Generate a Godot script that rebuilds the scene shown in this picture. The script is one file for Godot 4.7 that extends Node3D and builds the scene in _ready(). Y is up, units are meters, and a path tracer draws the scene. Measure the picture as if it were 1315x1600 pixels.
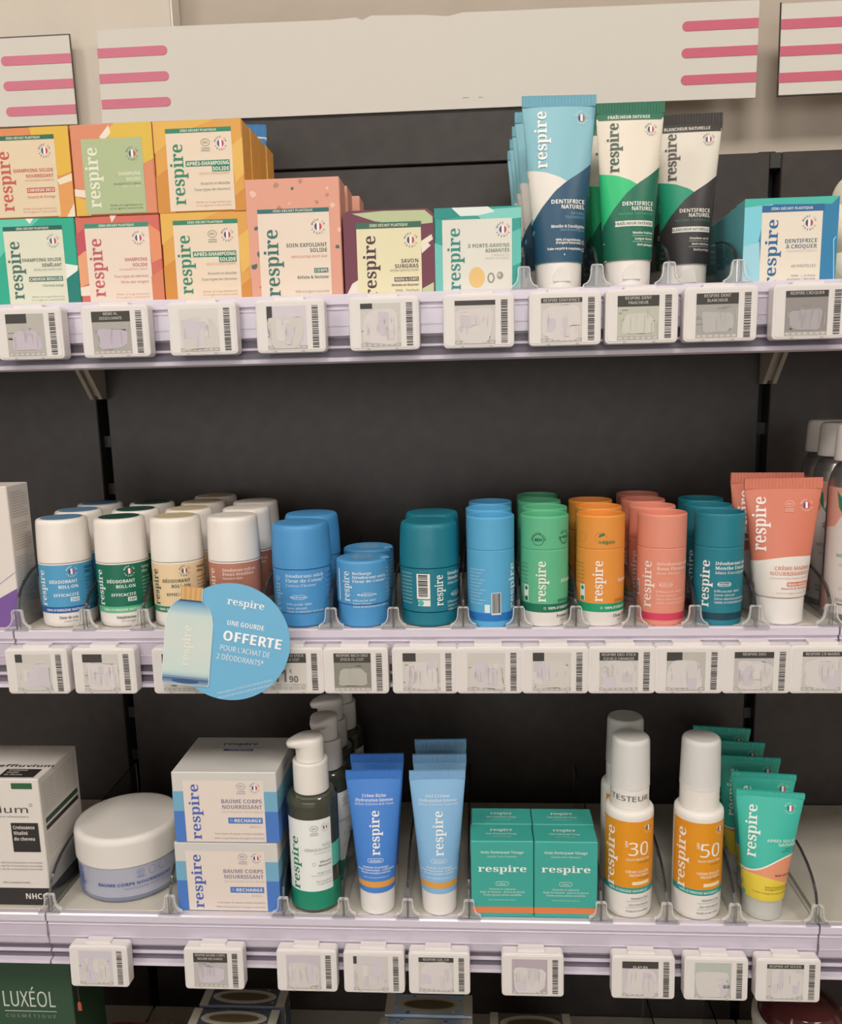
extends Node3D
# A pharmacy shelving bay. Metres; x runs along the shelves from the left upright, y up from the floor, z out of the back panel towards the shopper.

const S1 := 1.4235      # heights of the shelf boards
const S2 := 1.1647
const S3 := 0.9075
const S4 := 0.647
const BAY := 0.667
const LIFT := 0.00012

var names := {}
var mats := {}
var glyphs := {}
var fonts := {}
var base_of := {}
var ink_mat: StandardMaterial3D
var gloss_ink: StandardMaterial3D
var rng := RandomNumberGenerator.new()

# ------------------------------------------------------------------ basics

func col(hex: String) -> Color:
	return Color.html(hex)

func mat(hex: String, rough := 0.5, metal := 0.0, coat := 0.0) -> StandardMaterial3D:
	var key := "%s_%s_%s_%s" % [hex, rough, metal, coat]
	if mats.has(key):
		return mats[key]
	var m := StandardMaterial3D.new()
	m.albedo_color = col(hex)
	m.roughness = rough
	m.metallic = metal
	if coat > 0.0:
		m.clearcoat_enabled = true
		m.clearcoat = coat
		m.clearcoat_roughness = 0.12
	mats[key] = m
	return m

func glass(hex: String, alpha: float, rough := 0.05) -> StandardMaterial3D:
	var key := "g%s_%s_%s" % [hex, alpha, rough]
	if mats.has(key):
		return mats[key]
	var m := StandardMaterial3D.new()
	var c := col(hex)
	c.a = alpha
	m.albedo_color = c
	m.roughness = rough
	m.transparency = BaseMaterial3D.TRANSPARENCY_ALPHA
	mats[key] = m
	return m

func acrylic() -> StandardMaterial3D:
	if mats.has("acrylic"):
		return mats["acrylic"]
	var m := StandardMaterial3D.new()
	m.albedo_color = Color(0.97, 0.98, 0.98, 0.0)
	m.roughness = 0.03
	m.refraction_enabled = true
	m.refraction_scale = 0.049
	m.transparency = BaseMaterial3D.TRANSPARENCY_ALPHA
	mats["acrylic"] = m
	return m

func grain(hex: String, rough: float, freq: float, amount: float, relief := 0.0) -> StandardMaterial3D:
	# a plain colour with a faint mottling and, if asked for, a fine relief
	var m := StandardMaterial3D.new()
	var n := FastNoiseLite.new()
	n.seed = 5
	n.frequency = freq
	n.fractal_octaves = 4
	var t := NoiseTexture2D.new()
	t.width = 512
	t.height = 512
	t.seamless = true
	t.noise = n
	var g := Gradient.new()
	var c := col(hex)
	g.set_color(0, c.darkened(amount))
	g.set_color(1, c.lightened(amount))
	t.color_ramp = g
	m.albedo_texture = t
	m.roughness = rough
	m.uv1_triplanar = true
	m.uv1_world_triplanar = true
	m.uv1_scale = Vector3.ONE * 2.5
	if relief > 0.0:
		var t2 := NoiseTexture2D.new()
		t2.width = 512
		t2.height = 512
		t2.seamless = true
		var n2 := FastNoiseLite.new()
		n2.seed = 9
		n2.frequency = 0.2
		t2.noise = n2
		m.heightmap_enabled = relief > 0.0
		m.heightmap_texture = t2
		m.heightmap_scale = relief
	return m

func numbered(called: String) -> String:
	if not names.has(called):
		names[called] = 0
		return called
	names[called] += 1
	return "%s_%03d" % [called, names[called]]

func thing(called: String, label: String, category: String, at: Vector3, turn := 0.0, group := "") -> Node3D:
	var o := Node3D.new()
	o.name = numbered(called)
	add_child(o)
	o.position = at
	o.rotation.y = deg_to_rad(turn)
	o.set_meta("label", label)
	o.set_meta("category", category)
	if group:
		o.set_meta("group", group)
	return o

func part(called: String, m: Mesh, material: Material, parent: Node3D, at := Vector3.ZERO) -> MeshInstance3D:
	var o := MeshInstance3D.new()
	o.name = called
	o.mesh = m
	o.material_override = material
	parent.add_child(o, true)
	o.position = at
	return o

func struct(called: String, m: Mesh, material: Material, label: String, category: String, at := Vector3.ZERO) -> MeshInstance3D:
	var o := part(numbered(called), m, material, self, at)
	o.set_meta("kind", "structure")
	o.set_meta("label", label)
	o.set_meta("category", category)
	return o

func dup(root: Node3D, at: Vector3, turn: float, label: String) -> Node3D:
	var base := String(root.name)
	if base.length() > 4 and base.substr(base.length() - 4).begins_with("_") and base.substr(base.length() - 3).is_valid_int():
		base = base.substr(0, base.length() - 4)
	var r: Node3D = root.duplicate()
	r.name = numbered(base)
	add_child(r)
	r.position = at
	r.rotation = Vector3(root.rotation.x, deg_to_rad(turn), root.rotation.z)
	r.set_meta("label", label)
	return r

# ------------------------------------------------------------------ meshes

func commit(v: PackedVector3Array, n: PackedVector3Array, c := PackedColorArray()) -> ArrayMesh:
	var a := []
	a.resize(Mesh.ARRAY_MAX)
	a[Mesh.ARRAY_VERTEX] = v
	a[Mesh.ARRAY_NORMAL] = n
	if c.size():
		a[Mesh.ARRAY_COLOR] = c
	var m := ArrayMesh.new()
	m.add_surface_from_arrays(Mesh.PRIMITIVE_TRIANGLES, a)
	return m

func quad(v: PackedVector3Array, n: PackedVector3Array, p: Array, q: Array) -> void:
	# p: four corners, counter-clockwise seen from outside; q: their normals
	for k in [0, 2, 1, 0, 3, 2]:
		v.append(p[k])
		n.append(q[k])

func box(w: float, h: float, d: float, bevel := 0.0006) -> ArrayMesh:
	# stands on y = 0, centred in x and z, chamfered edges
	var v := PackedVector3Array()
	var n := PackedVector3Array()
	var b := minf(bevel, minf(w, minf(h, d)) * 0.45)
	var hx := w / 2
	var hz := d / 2
	var axes := [[Vector3.RIGHT, Vector3.UP, Vector3.BACK], [Vector3.UP, Vector3.BACK, Vector3.RIGHT], [Vector3.BACK, Vector3.RIGHT, Vector3.UP]]
	var half := Vector3(hx, h / 2, hz)
	var mid := Vector3(0, h / 2, 0)
	for a in axes:
		for s in [1.0, -1.0]:
			var nn: Vector3 = a[0] * s
			var e1: Vector3 = a[1]
			var e2: Vector3 = a[2] * s
			var o := mid + nn * absf(half.dot(a[0]))
			var l1 := absf(half.dot(a[1])) - b
			var l2 := absf(half.dot(a[2])) - b
			quad(v, n, [o - e1 * l1 - e2 * l2, o + e1 * l1 - e2 * l2, o + e1 * l1 + e2 * l2, o - e1 * l1 + e2 * l2], [nn, nn, nn, nn])
	for k in 3:
		var ax: Vector3 = axes[k][0]
		var ay: Vector3 = axes[k][1]
		var az: Vector3 = axes[k][2]
		var lx := absf(half.dot(ax))
		var ly := absf(half.dot(ay))
		var lz := absf(half.dot(az)) - b
		for sx in [1.0, -1.0]:
			for sy in [1.0, -1.0]:
				var n1: Vector3 = ax * sx
				var n2: Vector3 = ay * sy
				var pa := mid + n1 * lx + n2 * (ly - b)
				var pb := mid + n1 * (lx - b) + n2 * ly
				var nn: Vector3 = (n1 + n2).normalized()
				if sx * sy > 0.0:
					quad(v, n, [pa - az * lz, pb - az * lz, pb + az * lz, pa + az * lz], [nn, nn, nn, nn])
				else:
					quad(v, n, [pb - az * lz, pa - az * lz, pa + az * lz, pb + az * lz], [nn, nn, nn, nn])
	for sx in [1.0, -1.0]:
		for sy in [1.0, -1.0]:
			for sz in [1.0, -1.0]:
				var s := Vector3(sx, sy, sz)
				var p1 := mid + s * Vector3(half.x, half.y - b, half.z - b)
				var p2 := mid + s * Vector3(half.x - b, half.y, half.z - b)
				var p3 := mid + s * Vector3(half.x - b, half.y - b, half.z)
				var nn := s.normalized()
				var tri := [p1, p2, p3]
				if sx * sy * sz > 0.0:
					tri = [p1, p3, p2]
				for p in tri:
					v.append(p)
					n.append(nn)
	return commit(v, n)

func lathe(profile: Array, seg := 56, squash := 1.0) -> ArrayMesh:
	# profile: [radius, height] from the bottom up on the outside; corners sharper than 40 degrees stay sharp
	var v := PackedVector3Array()
	var n := PackedVector3Array()
	# long straight runs get support rings so that rounded corners do not bend their shading
	var full := []
	for i in profile.size():
		full.append(profile[i])
		if i < profile.size() - 1:
			var pa := Vector2(profile[i][0], profile[i][1])
			var pb := Vector2(profile[i + 1][0], profile[i + 1][1])
			var ln := pa.distance_to(pb)
			if ln > 0.004:
				for q in [0.0007 / ln, 1.0 - 0.0007 / ln]:
					var m := pa.lerp(pb, q)
					full.append([m.x, m.y])
	profile = full
	var cnt := profile.size()
	var segn := []
	for i in cnt - 1:
		var d := Vector2(profile[i + 1][0] - profile[i][0], profile[i + 1][1] - profile[i][1]).normalized()
		segn.append(Vector2(d.y, -d.x))
	for i in cnt - 1:
		var na: Vector2 = segn[i]
		var nb: Vector2 = segn[i]
		if i > 0 and segn[i].dot(segn[i - 1]) > 0.7:
			na = (segn[i] + segn[i - 1]).normalized()
		if i < cnt - 2 and segn[i].dot(segn[i + 1]) > 0.7:
			nb = (segn[i] + segn[i + 1]).normalized()
		for k in seg:
			var a0 := TAU * k / seg
			var a1 := TAU * (k + 1) / seg
			var d0 := Vector3(sin(a0), 0, cos(a0) * squash)
			var d1 := Vector3(sin(a1), 0, cos(a1) * squash)
			var p: Array = [d0 * profile[i][0] + Vector3.UP * profile[i][1], d1 * profile[i][0] + Vector3.UP * profile[i][1], d1 * profile[i + 1][0] + Vector3.UP * profile[i + 1][1], d0 * profile[i + 1][0] + Vector3.UP * profile[i + 1][1]]
			var q: Array = [d0 * na.x + Vector3.UP * na.y, d1 * na.x + Vector3.UP * na.y, d1 * nb.x + Vector3.UP * nb.y, d0 * nb.x + Vector3.UP * nb.y]
			quad(v, n, p, q)
	return commit(v, n)

func area2(p: PackedVector2Array) -> float:
	var s := 0.0
	for i in p.size():
		s += p[i].cross(p[(i + 1) % p.size()])
	return s

func prism(poly: PackedVector2Array, x0: float, x1: float) -> ArrayMesh:
	# outline in (z, y), drawn out along x
	var v := PackedVector3Array()
	var n := PackedVector3Array()
	var pts := poly.duplicate()
	if area2(pts) < 0.0:
		pts.reverse()
	var c := pts.size()
	for i in c:
		var a := pts[i]
		var b := pts[(i + 1) % c]
		var d := (b - a).normalized()
		var nn := Vector3(0, -d.x, d.y)
		# seen from +x, z runs to the left
		quad(v, n, [Vector3(x0, a.y, a.x), Vector3(x1, a.y, a.x), Vector3(x1, b.y, b.x), Vector3(x0, b.y, b.x)], [nn, nn, nn, nn])
	var idx := Geometry2D.triangulate_polygon(pts)
	for i in range(0, idx.size(), 3):
		var turned := [0, 1, 2]
		if (pts[idx[i + 1]] - pts[idx[i]]).cross(pts[idx[i + 2]] - pts[idx[i]]) < 0.0:
			turned = [0, 2, 1]
		for k in turned:
			var p := pts[idx[i + k]]
			v.append(Vector3(x1, p.y, p.x))
			n.append(Vector3.RIGHT)
		turned.reverse()
		for k in turned:
			var p := pts[idx[i + k]]
			v.append(Vector3(x0, p.y, p.x))
			n.append(Vector3.LEFT)
	return commit(v, n)

func slab(poly: PackedVector2Array, z0: float, z1: float) -> ArrayMesh:
	# outline in (x, y), drawn out along z
	var v := PackedVector3Array()
	var n := PackedVector3Array()
	var pts := poly.duplicate()
	if area2(pts) < 0.0:
		pts.reverse()
	var c := pts.size()
	for i in c:
		var a := pts[i]
		var b := pts[(i + 1) % c]
		var d := (b - a).normalized()
		var nn := Vector3(d.y, -d.x, 0)
		quad(v, n, [Vector3(a.x, a.y, z1), Vector3(a.x, a.y, z0), Vector3(b.x, b.y, z0), Vector3(b.x, b.y, z1)], [nn, nn, nn, nn])
	var idx := Geometry2D.triangulate_polygon(pts)
	for i in range(0, idx.size(), 3):
		var order := [0, 1, 2]
		var e := (pts[idx[i + 1]] - pts[idx[i]]).cross(pts[idx[i + 2]] - pts[idx[i]])
		if e > 0.0:
			order = [0, 2, 1]
		for k in order:
			v.append(Vector3(pts[idx[i + k]].x, pts[idx[i + k]].y, z1))
			n.append(Vector3.BACK)
		order.reverse()
		for k in order:
			v.append(Vector3(pts[idx[i + k]].x, pts[idx[i + k]].y, z0))
			n.append(Vector3.FORWARD)
	return commit(v, n)

func round_rect(w: float, h: float, r: float, x := 0.0, y := 0.0, seg := 5) -> PackedVector2Array:
	var o := PackedVector2Array()
	for q in 4:
		var cx := (w / 2 - r) * (1 if q == 0 or q == 3 else -1)
		var cy := (h / 2 - r) * (1 if q < 2 else -1)
		for k in seg + 1:
			var a := PI / 2 * (q + float(k) / seg)
			o.append(Vector2(x + cx + r * cos(a), y + cy + r * sin(a)))
	return o

func pillow_slab(w: float, h: float, r: float, z0: float, z1: float, bev: float) -> ArrayMesh:
	# a rounded plate whose front edge is rounded off, centred on x = y = 0
	var v := PackedVector3Array()
	var n := PackedVector3Array()
	var rings := []
	for k in 5:
		var a := PI / 2 * k / 4.0
		rings.append([round_rect(w - 2 * bev * (1 - cos(a)), h - 2 * bev * (1 - cos(a)), maxf(r - bev * (1 - cos(a)), 0.0004)), z1 - bev + bev * sin(a), cos(a), sin(a)])
	rings.push_front([round_rect(w, h, r), z0, 1.0, 0.0])
	for i in rings.size() - 1:
		var c: int = rings[i][0].size()
		for k in c:
			var a: Vector2 = rings[i][0][k]
			var b: Vector2 = rings[i][0][(k + 1) % c]
			var a2: Vector2 = rings[i + 1][0][k]
			var b2: Vector2 = rings[i + 1][0][(k + 1) % c]
			var an := PI / 2 * (floorf(k / 6.0) + (k % 6) / 5.0)
			var k2 := (k + 1) % c
			var bn := PI / 2 * (floorf(k2 / 6.0) + (k2 % 6) / 5.0)
			var na := Vector3(cos(an), sin(an), 0)
			var nb := Vector3(cos(bn), sin(bn), 0)
			var ca: float = rings[i][2]
			var sa: float = rings[i][3]
			var cb: float = rings[i + 1][2]
			var sb: float = rings[i + 1][3]
			quad(v, n, [Vector3(a.x, a.y, rings[i][1]), Vector3(b.x, b.y, rings[i][1]), Vector3(b2.x, b2.y, rings[i + 1][1]), Vector3(a2.x, a2.y, rings[i + 1][1])], [na * ca + Vector3.BACK * sa, nb * ca + Vector3.BACK * sa, nb * cb + Vector3.BACK * sb, na * cb + Vector3.BACK * sb])
	for e in [[rings.size() - 1, Vector3.BACK], [0, Vector3.FORWARD]]:
		var rg: PackedVector2Array = rings[e[0]][0]
		var z: float = rings[e[0]][1]
		for k in range(1, rg.size() - 1):
			var tri := [rg[0], rg[k + 1], rg[k]]
			if e[0] == 0:
				tri = [rg[0], rg[k], rg[k + 1]]
			for p in tri:
				v.append(Vector3(p.x, p.y, z))
				n.append(e[1])
	return commit(v, n)

# ------------------------------------------------------------------ print: flat shapes and lettering laid on a surface

var pv := PackedVector3Array()
var pn := PackedVector3Array()
var pc := PackedColorArray()
var pmap: Callable
var pw := 1.0
var ph := 1.0
var pstep := 1e9

func begin(m: Callable, w: float, h: float, step := 1e9) -> void:
	pv = PackedVector3Array()
	pn = PackedVector3Array()
	pc = PackedColorArray()
	pmap = m
	pw = w
	ph = h
	pstep = step

func finish(called: String, parent: Node3D, glossy := false) -> MeshInstance3D:
	return part(called, commit(pv, pn, pc), gloss_ink if glossy else ink_mat, parent)

func on_face(z: float) -> Callable:
	return func(u: float, v: float, l: float) -> Vector3: return Vector3(u, v, z + l)

func on_top(y: float) -> Callable:
	return func(u: float, v: float, l: float) -> Vector3: return Vector3(u, y + l, -v)

func on_side(x: float) -> Callable:
	return func(u: float, v: float, l: float) -> Vector3: return Vector3(x + l, v, -u)

func on_round(r: float) -> Callable:
	return func(u: float, v: float, l: float) -> Vector3: return Vector3(sin(u / r) * (r + l), v, cos(u / r) * (r + l))

func tri(a: Vector2, b: Vector2, c: Vector2, linear: Color, lay: float, deep := 0) -> void:
	if deep < 14 and pstep < 1.0:
		var la := absf(a.x - b.x) + absf(a.y - b.y) * 0.4
		var lb := absf(b.x - c.x) + absf(b.y - c.y) * 0.4
		var lc := absf(c.x - a.x) + absf(c.y - a.y) * 0.4
		var lm := maxf(la, maxf(lb, lc))
		if lm > pstep:
			if la == lm:
				var m := (a + b) / 2
				tri(a, m, c, linear, lay, deep + 1)
				tri(m, b, c, linear, lay, deep + 1)
			elif lb == lm:
				var m := (b + c) / 2
				tri(a, b, m, linear, lay, deep + 1)
				tri(a, m, c, linear, lay, deep + 1)
			else:
				var m := (a + c) / 2
				tri(a, b, m, linear, lay, deep + 1)
				tri(m, b, c, linear, lay, deep + 1)
			return
	var order := [a, b, c]
	if (b - a).cross(c - a) > 0.0:
		order = [a, c, b]
	for p in order:
		var q: Vector3 = pmap.call(p.x, p.y, lay * LIFT)
		pv.append(q)
		if pstep > 1.0:
			pn.append((pmap.call(p.x, p.y, 1.0) - pmap.call(p.x, p.y, 0.0)).normalized())
		else:
			var du: Vector3 = pmap.call(p.x + 0.0005, p.y, 0.0) - pmap.call(p.x - 0.0005, p.y, 0.0)
			var dv: Vector3 = pmap.call(p.x, p.y + 0.0005, 0.0) - pmap.call(p.x, p.y - 0.0005, 0.0)
			var nn := du.cross(dv)
			pn.append(nn.normalized() if nn.length() > 1e-12 else Vector3(signf(p.x), 0, 0.1).normalized())
		pc.append(linear)

func at(fx: float, fy: float) -> Vector2:
	return Vector2((fx - 0.5) * pw, (1.0 - fy) * ph)

func rect(x0: float, y0: float, x1: float, y1: float, hex: String, lay := 1.0) -> void:
	var c := col(hex).srgb_to_linear()
	tri(at(x0, y0), at(x1, y0), at(x1, y1), c, lay)
	tri(at(x0, y0), at(x1, y1), at(x0, y1), c, lay)

func poly(pts: Array, hex: String, lay := 1.0) -> void:
	# pts: flat list of fractions x, y
	var c := col(hex).srgb_to_linear()
	var o := PackedVector2Array()
	for i in range(0, pts.size(), 2):
		o.append(at(pts[i], pts[i + 1]))
	var idx := Geometry2D.triangulate_polygon(o)
	for i in range(0, idx.size(), 3):
		tri(o[idx[i]], o[idx[i + 1]], o[idx[i + 2]], c, lay)

func oval(x: float, y: float, rx: float, ry: float, hex: String, lay := 2.0, seg := 18) -> void:
	# radii as fractions of the height
	var c := col(hex).srgb_to_linear()
	var m := at(x, y)
	for k in seg:
		var a := TAU * k / seg
		var b := TAU * (k + 1) / seg
		tri(m, m + Vector2(cos(a) * rx, sin(a) * ry) * ph, m + Vector2(cos(b) * rx, sin(b) * ry) * ph, c, lay)

func ring(x: float, y: float, rx: float, ry: float, t: float, hex: String, lay := 2.0, seg := 22) -> void:
	var c := col(hex).srgb_to_linear()
	var m := at(x, y)
	for k in seg:
		var a := Vector2(cos(TAU * k / seg), sin(TAU * k / seg))
		var b := Vector2(cos(TAU * (k + 1) / seg), sin(TAU * (k + 1) / seg))
		var r1 := Vector2(rx, ry) * ph
		var r0 := Vector2(rx - t, ry - t) * ph
		tri(m + a * r0, m + a * r1, m + b * r1, c, lay)
		tri(m + a * r0, m + b * r1, m + b * r0, c, lay)

func pill(x: float, y: float, hw: float, hh: float, t: float, hex: String, lay := 2.0) -> void:
	# outline of a capsule; half sizes as fractions of the height
	var c := col(hex).srgb_to_linear()
	var m := at(x, y)
	var outer := round_rect(hw * 2 * ph, hh * 2 * ph, hh * ph, m.x, m.y, 6)
	var inner := round_rect((hw - t) * 2 * ph, (hh - t) * 2 * ph, (hh - t) * ph, m.x, m.y, 6)
	for k in outer.size():
		var k2 := (k + 1) % outer.size()
		tri(outer[k], outer[k2], inner[k2], c, lay)
		tri(outer[k], inner[k2], inner[k], c, lay)

func glyph(s: String, f: String) -> Dictionary:
	var key := f + s
	if glyphs.has(key):
		return glyphs[key]
	if not fonts.has(f):
		var sf := SystemFont.new()
		sf.font_names = PackedStringArray(["Droid Serif" if f.to_lower() == "s" else "Droid Sans"])
		sf.font_weight = 700 if f == f.to_upper() else 400
		fonts[f] = sf
	var t := TextMesh.new()
	t.font = fonts[f]
	t.font_size = 40
	t.pixel_size = 0.025
	t.curve_step = 2.2
	t.depth = 0.0
	t.horizontal_alignment = HORIZONTAL_ALIGNMENT_LEFT
	t.text = s
	var out := PackedVector2Array()
	if s.strip_edges() != "":
		var arr := t.get_mesh_arrays()
		var vs: PackedVector3Array = arr[Mesh.ARRAY_VERTEX]
		var ix: PackedInt32Array = arr[Mesh.ARRAY_INDEX]
		if ix.size():
			for i in ix:
				out.append(Vector2(vs[i].x, vs[i].y))
		else:
			for q in vs:
				out.append(Vector2(q.x, q.y))
	var lo := Vector2(1e9, 1e9)
	var hi := Vector2(-1e9, -1e9)
	for q in out:
		lo = lo.min(q)
		hi = hi.max(q)
	var d := {"t": out, "lo": lo, "hi": hi}
	glyphs[key] = d
	if not base_of.has(f):
		base_of[f] = [0.0, 1.0]
		var g := glyph("H", f)
		base_of[f] = [g.lo.y, g.hi.y - g.lo.y]
	return d

func text(s: String, x: float, y: float, cap: float, hex: String, al := 0, f := "B", fit := 0.0, turn := 0.0, lay := 3.0, slant := 0.0) -> void:
	# x, y: fractions, the middle of the capitals; cap: height of capitals as a fraction of the height; fit: length as a fraction (of width, or of height when turned by 90)
	var g := glyph(s, f)
	if g.t.size() == 0:
		return
	var c := col(hex).srgb_to_linear()
	var k: float = cap * ph / base_of[f][1]
	var w: float = g.hi.x - g.lo.x
	var sx := k
	if fit > 0.0:
		sx = fit * (ph if absf(turn) > 45.0 else pw) / w
	var off: float = -w / 2
	if al < 0:
		off = 0.0
	elif al > 0:
		off = -w
	var m := at(x, y)
	var ca := cos(deg_to_rad(turn))
	var sa := sin(deg_to_rad(turn))
	var o := PackedVector2Array()
	for q in g.t:
		var yy: float = (q.y - base_of[f][0] - base_of[f][1] / 2) * k
		var xx: float = (q.x - g.lo.x + off) * sx + yy * slant
		o.append(m + Vector2(xx * ca - yy * sa, xx * sa + yy * ca))
	for i in range(0, o.size(), 3):
		tri(o[i], o[i + 1], o[i + 2], c, lay)

func arc(s: String, x: float, y: float, r: float, mid: float, per: float, cap: float, hex: String, inward := false) -> void:
	# letters around a circle; r, cap as fractions of the height; mid and per in degrees
	var n := s.length()
	for i in n:
		var a := mid + (per if inward else -per) * (i - (n - 1) / 2.0)
		var p := Vector2(cos(deg_to_rad(a)), sin(deg_to_rad(a))) * r
		text(s[i], x + p.x * ph / pw, y - p.y, cap, hex, 0, "B", 0.0, a + 90 if inward else a - 90)

func badge(x: float, y: float, r: float, hex := "6b6f86") -> void:
	# the round tricolour mark with its ring of letters
	var bl := "3d4f86"
	var rd := "c0475a"
	var seg := 10
	for e in [[-1.0, -0.34, bl], [-0.34, 0.34, "f4efe8"], [0.34, 1.0, rd]]:
		var c := col(e[2]).srgb_to_linear()
		var m := at(x, y)
		for k in seg:
			var x0: float = lerpf(e[0], e[1], float(k) / seg)
			var x1: float = lerpf(e[0], e[1], float(k + 1) / seg)
			var y0 := sqrt(maxf(0, 1 - x0 * x0))
			var y1 := sqrt(maxf(0, 1 - x1 * x1))
			var q := ph * r * 0.52
			tri(m + Vector2(x0, -y0) * q, m + Vector2(x1, -y1) * q, m + Vector2(x1, y1) * q, c, 3.0)
			tri(m + Vector2(x0, -y0) * q, m + Vector2(x1, y1) * q, m + Vector2(x0, y0) * q, c, 3.0)
	arc("MADE IN", x, y, r * 0.92, 90, 22, r * 0.26, hex)
	arc("FRANCE", x, y, r * 0.92, -90, 25, r * 0.26, hex, true)

func bio(x: float, y: float, r: float, hex: String) -> void:
	ring(x, y, r, r * 0.75, r * 0.12, hex, 3.0, 18)
	text("BIO", x, y, r * 0.45, hex)
	text("COSMOS", x, y + r * 1.15, r * 0.32, hex)
	text("ORGANIC", x, y + r * 1.6, r * 0.32, hex)

func barcode(x0: float, y0: float, x1: float, y1: float, hex: String, upright: bool, n := 26) -> void:
	# bars stacked from y0 to y1, or side by side when upright
	var p := 0.0
	while p < 0.985:
		var t := rng.randf_range(0.35, 1.5) / n
		if upright:
			rect(lerpf(x0, x1, p), y0, lerpf(x0, x1, minf(p + t, 1)), y1, hex, 3.0)
		else:
			rect(x0, lerpf(y0, y1, p), x1, lerpf(y0, y1, minf(p + t, 1)), hex, 3.0)
		p += t + rng.randf_range(0.3, 1.0) / n

func blot(x: float, y: float, rx: float, ry: float, hex: String, lay: float) -> void:
	# a smeared patch with an uneven outline
	var pts := []
	var n := 30
	var j := rng.randf_range(0.0, TAU)
	for k in n:
		var a := TAU * k / n
		var r := 0.93 + 0.07 * sin(a * 3.0 + j) + rng.randf_range(-0.035, 0.035)
		var cx := signf(cos(a)) * pow(absf(cos(a)), 0.45)
		var cy := signf(sin(a)) * pow(absf(sin(a)), 0.45)
		pts.append(x + cx * rx * r)
		pts.append(y + cy * ry * r)
	poly(pts, hex, lay)

func order(i: int) -> String:
	return ["front of its row", "second in its row", "third in its row", "fourth in its row", "fifth in its row"][i]

# ------------------------------------------------------------------ kinds of product

func carton(called: String, label: String, category: String, group: String, w: float, h: float, d: float, hex: String, at_: Vector3, turn := 0.0) -> Node3D:
	# origin at the middle of the base
	var t := thing(called, label, category, at_, turn, group)
	part("carton", box(w, h, d, 0.0007), mat(hex, 0.5), t)
	return t

func bar_label(t: Node3D, w: float, h: float, d: float, k: Dictionary) -> void:
	# front of a solid shampoo carton: coloured shapes, a pale panel, the upright brand word and the small print
	begin(on_face(d / 2), w, h)
	for i in k.art.size():
		poly(k.art[i][1], k.art[i][0], 0.8 + 0.25 * i)
	var x0: float = k.get("x0", 0.14)
	var x1: float = k.get("x1", 0.88)
	var y0: float = k.get("y0", 0.085)
	rect(x0, y0, x1, 0.985, k.panel, 2.0)
	if k.has("band"):
		rect(x0, y0, x1, y0 + 0.05, k.band, 2.5)
		text("ZÉRO DÉCHET PLASTIQUE", (x0 + x1) / 2, y0 + 0.026, 0.024, "e6e2d0", 0, "B", (x1 - x0) * 0.55)
	text("respire", x0 + (x1 - x0) * 0.15, 0.585, k.get("cap", 0.15), k.word, 0, "S", 0.66, 90)
	badge(x1 - (x1 - x0) * 0.17, y0 + 0.175, 0.075)
	if k.get("bio", false):
		bio(x1 - (x1 - x0) * 0.4, y0 + 0.16, 0.055, "8a8a80")
	var y: float = k.get("ty", 0.47)
	var xr := x1 - (x1 - x0) * 0.06
	for line in k.title:
		if k.get("boxed", false):
			var wd: float = (x1 - x0) * (0.66 if line.length() > 8 else 0.26)
			rect(xr - wd, y - 0.032, xr + 0.01, y + 0.032, k.word, 2.6)
			text(line, xr, y, 0.04, "efe9da", 1, "B", wd - 0.01)
		else:
			text(line, xr, y, 0.038, k.ink, 1, "B", line.length() * 0.0295)
		y += 0.062
	text(k.sub, xr, y - 0.012, 0.024, k.faint, 1, "b", 0.34)
	y = 0.69
	if k.has("pill"):
		rect(xr - k.pill.length() * 0.026 - 0.02, y - 0.028, xr, y + 0.028, k.word, 2.6)
		text(k.pill, xr - 0.01, y, 0.033, "efe9da", 1, "B", k.pill.length() * 0.026)
		y += 0.075
	for line in k.lines:
		text(line, xr, y, 0.028, k.ink, 1, "s", line.length() * 0.0195)
		y += 0.065
	text("99% d'ingrédients", xr, 0.895, 0.02, k.faint, 1, "b", 0.4)
	text("d'origine naturelle", xr, 0.93, 0.02, k.faint, 1, "b", 0.4)
	finish("lettering", t)

func tube_shape(ht: float, cap_h: float, crimp_h: float, rb: float, hw: float, v: float) -> Vector2:
	# half width and half depth of a squeezed tube at the height v
	var t := clampf((v - cap_h) / (ht - crimp_h - cap_h), 0.0, 1.0)
	var a := lerpf(rb, hw, pow(t, 1.1))
	var b := lerpf(rb, 0.0012, pow(t, 1.15))
	return Vector2(a, b)

func tube_mesh(ht: float, cap_h: float, crimp_h: float, rb: float, hw: float) -> ArrayMesh:
	var v := PackedVector3Array()
	var n := PackedVector3Array()
	var rows := 26
	var seg := 52
	var pts := []
	for i in rows + 1:
		var y := cap_h + (ht - crimp_h - cap_h) * i / rows
		var s := tube_shape(ht, cap_h, crimp_h, rb, hw, y)
		var r := []
		for k in seg:
			var a := TAU * k / seg
			r.append(Vector3(sin(a) * s.x, y, cos(a) * s.y))
		pts.append(r)
	for i in rows:
		for k in seg:
			var k2 := (k + 1) % seg
			var p := [pts[i][k], pts[i][k2], pts[i + 1][k2], pts[i + 1][k]]
			var q := []
			for e in [[i, k], [i, k2], [i + 1, k2], [i + 1, k]]:
				var du: Vector3 = pts[e[0]][(e[1] + 1) % seg] - pts[e[0]][(e[1] + seg - 1) % seg]
				var dv: Vector3 = pts[mini(e[0] + 1, rows)][e[1]] - pts[maxi(e[0] - 1, 0)][e[1]]
				q.append(du.cross(dv).normalized())
			quad(v, n, p, q)
	var low: Array = pts[0]
	for k in seg:
		v.append(low[k])
		v.append(low[(k + 1) % seg])
		v.append(Vector3(0, cap_h, 0))
		for e in 3:
			n.append(Vector3.DOWN)
	return commit(v, n)

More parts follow.
